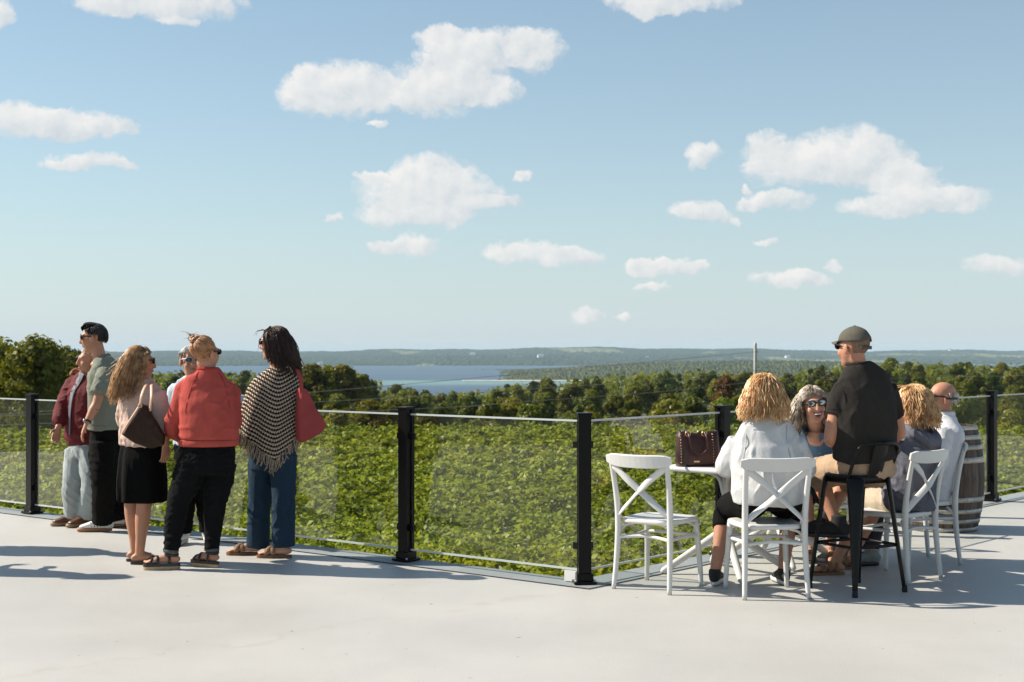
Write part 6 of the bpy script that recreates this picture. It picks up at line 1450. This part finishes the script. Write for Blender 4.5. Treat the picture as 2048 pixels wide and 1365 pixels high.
    for j in range(4):
        for i in range(nb):
            t = i / (nb - 1) * 2 - 1; yy = 0.075 + 0.028 * (1 - t * t) + j / 3 * 0.072 * (1 - 0.55 * t * t); bv.append(H.p(t * (0.080 - 0.012 * j / 3), yy - 0.01, 0.052 - 0.018 * t * t - 0.012 * j / 3))
    bf = [(j * nb + i, j * nb + i + 1, (j + 1) * nb + i + 1, (j + 1) * nb + i) for j in range(3) for i in range(nb - 1)]
    b_ = P.raw('brim', [(bv, bf)], m_capm, cp); sdm = b_.modifiers.new('thick', 'SOLIDIFY'); sdm.thickness = 0.005
    P.raw('strap', [stube([H.p(x, -0.010 - 0.108 * math.sqrt(max(0.05, 1 - (x / 0.09) ** 2)), 0.004) for x in np.linspace(-0.05, 0.05, 7)], [(0.011, 0.003)] * 7, 6, side=H.u)], m_capm, cp)
    P.raw('button', [ell(H.p(0, -0.01, 0.139), (0.008, 0.008, 0.004), 8, 5)], m_capm, cp)
    sunglasses(P, H)
    return P
# ---- seated woman in grey hoodie
def hoodie_woman():
    D = 9.74; P = Person((2.61, 9.70, 0), 'seated woman in grey hoodie with shaggy golden hair')
    f = dirv(134); r = right_of(f); Wb = globals()['W']; W = lambda x, y, d: Wb(x, y, d) + f * 0.075; H = Head(W(1846, 812, D), dirv(138), k=0.98)
    sL, eL, wL = W(1810, 896, 9.66), W(1788, 955, 9.72), W(1762, 945, 9.95); sR, eR, wR = W(1880, 884, 9.88), W(1880, 950, 10.0), W(1830, 940, 10.2)
    hpL, kL, aL = W(1815, 1008, 9.68), W(1752, 1004, 9.92), W(1689, 1128, 9.76); hpR, kR, aR = W(1848, 1008, 9.86), W(1775, 1004, 10.18), W(1722, 1118, 10.0)
    aL.z = aR.z = 0.092
    parts = arm(sL, eL, wL, 0.9) + arm(sR, eR, wR, 0.9) + leg(hpL, kL, aL) + leg(hpR, kR, aR) + foot(aL, dirv(184), 0.97) + foot(aR, dirv(170), 0.97) + [torso([(W(1838, 1010, D), 0.17, 0.13), (W(1842, 930, D), 0.16, 0.12), (W(1846, 880, D), 0.16, 0.08)], r)]
    hd = [hand(wL, V((-0.9, 0.3, 0)), V((0, 0, -1)), V((0, 1, 0)), 0.9, 0.3), hand(wR, V((-0.9, 0.3, 0)), V((0, 0, -1)), V((0, -1, 0)), 0.9, 0.3)]
    body(P, H, parts, M_SKIN['legs'], hd, neck=W(1846, 850, D)); mouth(P, H)
    rg_ = [(W(1838, 1018, 9.68), 0.186, 0.160), (W(1839, 1002, 9.68), 0.196, 0.170), (W(1842, 950, 9.7), 0.195, 0.165), (W(1845, 905, D), 0.188, 0.140), (W(1846, 882, D), 0.172, 0.105), (W(1846, 864, D), 0.125, 0.088), (W(1846, 848, D), 0.074, 0.07)]
    hh = [torso(rg_, r, 26), stube([sL, sL.lerp(eL, 0.5), eL, eL.lerp(wL, 0.85)], [0.068, 0.070, 0.066, 0.048], 16), stube([sR, sR.lerp(eR, 0.5), eR, eR.lerp(wR, 0.85)], [0.068, 0.070, 0.066, 0.048], 16)]
    ctr = W(1847, 864, D)                                     # the hood lying on her back
    hh.append(stube([ctr + r * 0.085 + f * 0.045 + up * 0.01, ctr + r * 0.105 - f * 0.05, ctr + r * 0.055 - f * 0.125 - up * 0.045, ctr - f * 0.145 - up * 0.07, ctr - r * 0.055 - f * 0.125 - up * 0.045, ctr - r * 0.105 - f * 0.05, ctr - r * 0.085 + f * 0.045 + up * 0.01], [0.030, 0.040, 0.048, 0.055, 0.048, 0.040, 0.030], 12))
    P.cloth('hoodie', hh, m_hood, 0.010, 2, 0.008, 0.12, 81)
    sh = [torso([(W(1838, 1022, 9.7), 0.17, 0.15), (W(1840, 995, 9.7), 0.17, 0.14)], r)]
    for h_, k_ in ((hpL, kL), (hpR, kR)): sh.append(stube([h_, h_.lerp(k_, 0.5), h_.lerp(k_, 0.98)], [0.105, 0.100, 0.092], 16, cap='flat'))
    P.cloth('shorts', sh, m_beige, 0.011, 2, 0.006, 0.08, 83)
    for a_, d_ in ((aL, dirv(184)), (aR, dirv(170))): sandal(P, a_, d_, m_tanl, mat('tan_rubber', (0.24, 0.12, 0.05), 0.7), [(0.10, 0.052, 0.047, 0.018, 0.3), (0.05, 0.068, 0.044, 0.014, 0.2), (0.0, 0.085, 0.042, 0.012, 0)], 0.98, 0.017)
    hr = [cap_hair(H, 0.012)] + locks(H, 1500, 0.18, 85, 0.0039, 0.034, sides=3, wave=0.008, wl=0.08, face=0.35, spread=0.16, back=0.35, jit=1.7, wind=(-0.05, 0, 0))
    rg = np.random.RandomState(8)
    for k in range(24):
        p = H.p(rg.uniform(-0.06, 0.06), rg.uniform(-0.06, 0.06), 0.125); hr.append(stube([p, p + V((rg.uniform(-0.04, 0), 0, 0.012)), p + V((rg.uniform(-0.08, 0.01), 0, rg.uniform(-0.02, 0.02)))], [0.004, 0.003, 0.001], 4))
    P.raw('hair', hr, M_HAIR['gold'])
    return P
# ---- seated man in white shirt
def shirt_man():
    D = 10.42; P = Person((2.955, 10.39, 0), 'balding man in white shirt seated in front of the barrel')
    f = dirv(194); r = right_of(f); H = Head(W(1883, 798, D), dirv(188), k=1.04)
    sL, eL, wL = W(1890, 858, 10.22), W(1874, 935, 10.2), W(1822, 940, 10.15); sR, eR, wR = W(1888, 858, 10.6), W(1862, 935, 10.66), W(1815, 940, 10.55)
    hpL, kL, aL = W(1850, 990, 10.33), W(1752, 1000, 10.3), W(1738, 1116, 10.22); hpR, kR, aR = W(1850, 990, 10.52), W(1752, 1000, 10.55), W(1686, 1108, 10.42)
    aL.z = aR.z = 0.088
    parts = arm(sL, eL, wL) + arm(sR, eR, wR) + leg(hpL, kL, aL) + leg(hpR, kR, aR) + [torso([(W(1856, 990, D), 0.16, 0.12), (W(1874, 920, D), 0.16, 0.12), (W(1888, 860, D), 0.17, 0.08)], r)]
    hd = [hand(wL, V((-1, 0, 0)), V((0, 0, -1)), V((0, 1, 0)), 1.0, 0.4), hand(wR, V((-1, 0, 0)), V((0, 0, -1)), V((0, -1, 0)), 1.0, 0.4)]
    body(P, H, parts, M_SKIN['ruddy'], hd, neck=W(1888, 832, D)); mouth(P, H)
    rg_ = [(W(1856, 998, D), 0.175, 0.140), (W(1862, 970, D), 0.182, 0.150), (W(1874, 925, D), 0.185, 0.150), (W(1884, 885, D), 0.192, 0.142), (W(1889, 862, D), 0.182, 0.115), (W(1889, 845, D), 0.125, 0.085), (W(1888, 830, D), 0.074, 0.070)]
    sh = [torso(rg_, r, 26), stube([sL, sL.lerp(eL, 0.5), eL, eL.lerp(wL, 0.6)], [0.066, 0.066, 0.058, 0.046], 14, cap='flat'), stube([sR, sR.lerp(eR, 0.5), eR, eR.lerp(wR, 0.6)], [0.066, 0.066, 0.058, 0.046], 14, cap='flat')]
    P.cloth('shirt', sh, m_wshirt, 0.011, 2, 0.006, 0.10, 91)
    P.raw('collar', [tube([W(1888, 828, D) + r * (0.076 * math.cos(t)) + f * (0.072 * math.sin(t)) for t in np.linspace(0, 2 * math.pi, 31)], [(0.020, 0.005)] * 31, 8, side=up)], m_wshirt)
    tr = [torso([(W(1858, 1006, D), 0.165, 0.14), (W(1862, 980, D), 0.168, 0.14)], r)]
    for h_, k_, a_ in ((hpL, kL, aL), (hpR, kR, aR)): tr.append(stube([h_, h_.lerp(k_, 0.5), k_, k_.lerp(a_, 0.5), k_.lerp(a_, 0.9)], [0.105, 0.098, 0.082, 0.074, 0.068], 14, cap='flat'))
    P.cloth('trousers', tr, m_slate, 0.012, 2, 0.006, 0.10, 93)
    shoe(P, aL, dirv(190), m_gsh, m_blk, 1.05); shoe(P, aR, dirv(188), m_gsh, m_wsole, 1.05)
    P.raw('hair', [x for x in locks(H, 150, 0.05, 95, 0.006, 0.006, face=0.0, low=-0.5) if (sum(x[0], V((0, 0, 0))) / len(x[0]) - H.c).dot(H.u) < 0.035 * H.k], M_HAIR['grey'])
    g = sunglasses(P, H)
    P.raw('strap', [stube([H.p(0.086 * math.sin(t), -0.012 - 0.106 * math.cos(t), 0.004) for t in np.linspace(-1.75, 1.75, 21)], [(0.0085, 0.0035)] * 21, 6, side=H.u)], m_watch, g)
    return P

people = {}
for fn in (young_man, old_man, pink_woman, red_woman, blue_man, poncho_woman, white_woman, laughing_woman, cap_man, hoodie_woman, shirt_man): people[fn.__name__] = fn()
# two more guests stand just outside the left of the picture; their shadows reach into it
for src, loc, rz, lab in (('red_woman', (-4.85, 11.12, 0), 0.9, 'person just outside the left edge whose shadow reaches the feet of the young man'), ('poncho_woman', (-4.75, 10.18, 0), -0.5, 'person just outside the left edge whose shadow lies nearest the camera')):
    o = copy_tree(people[src].o); o.location = loc; o.rotation_euler = (0, 0, rz); o['label'] = lab
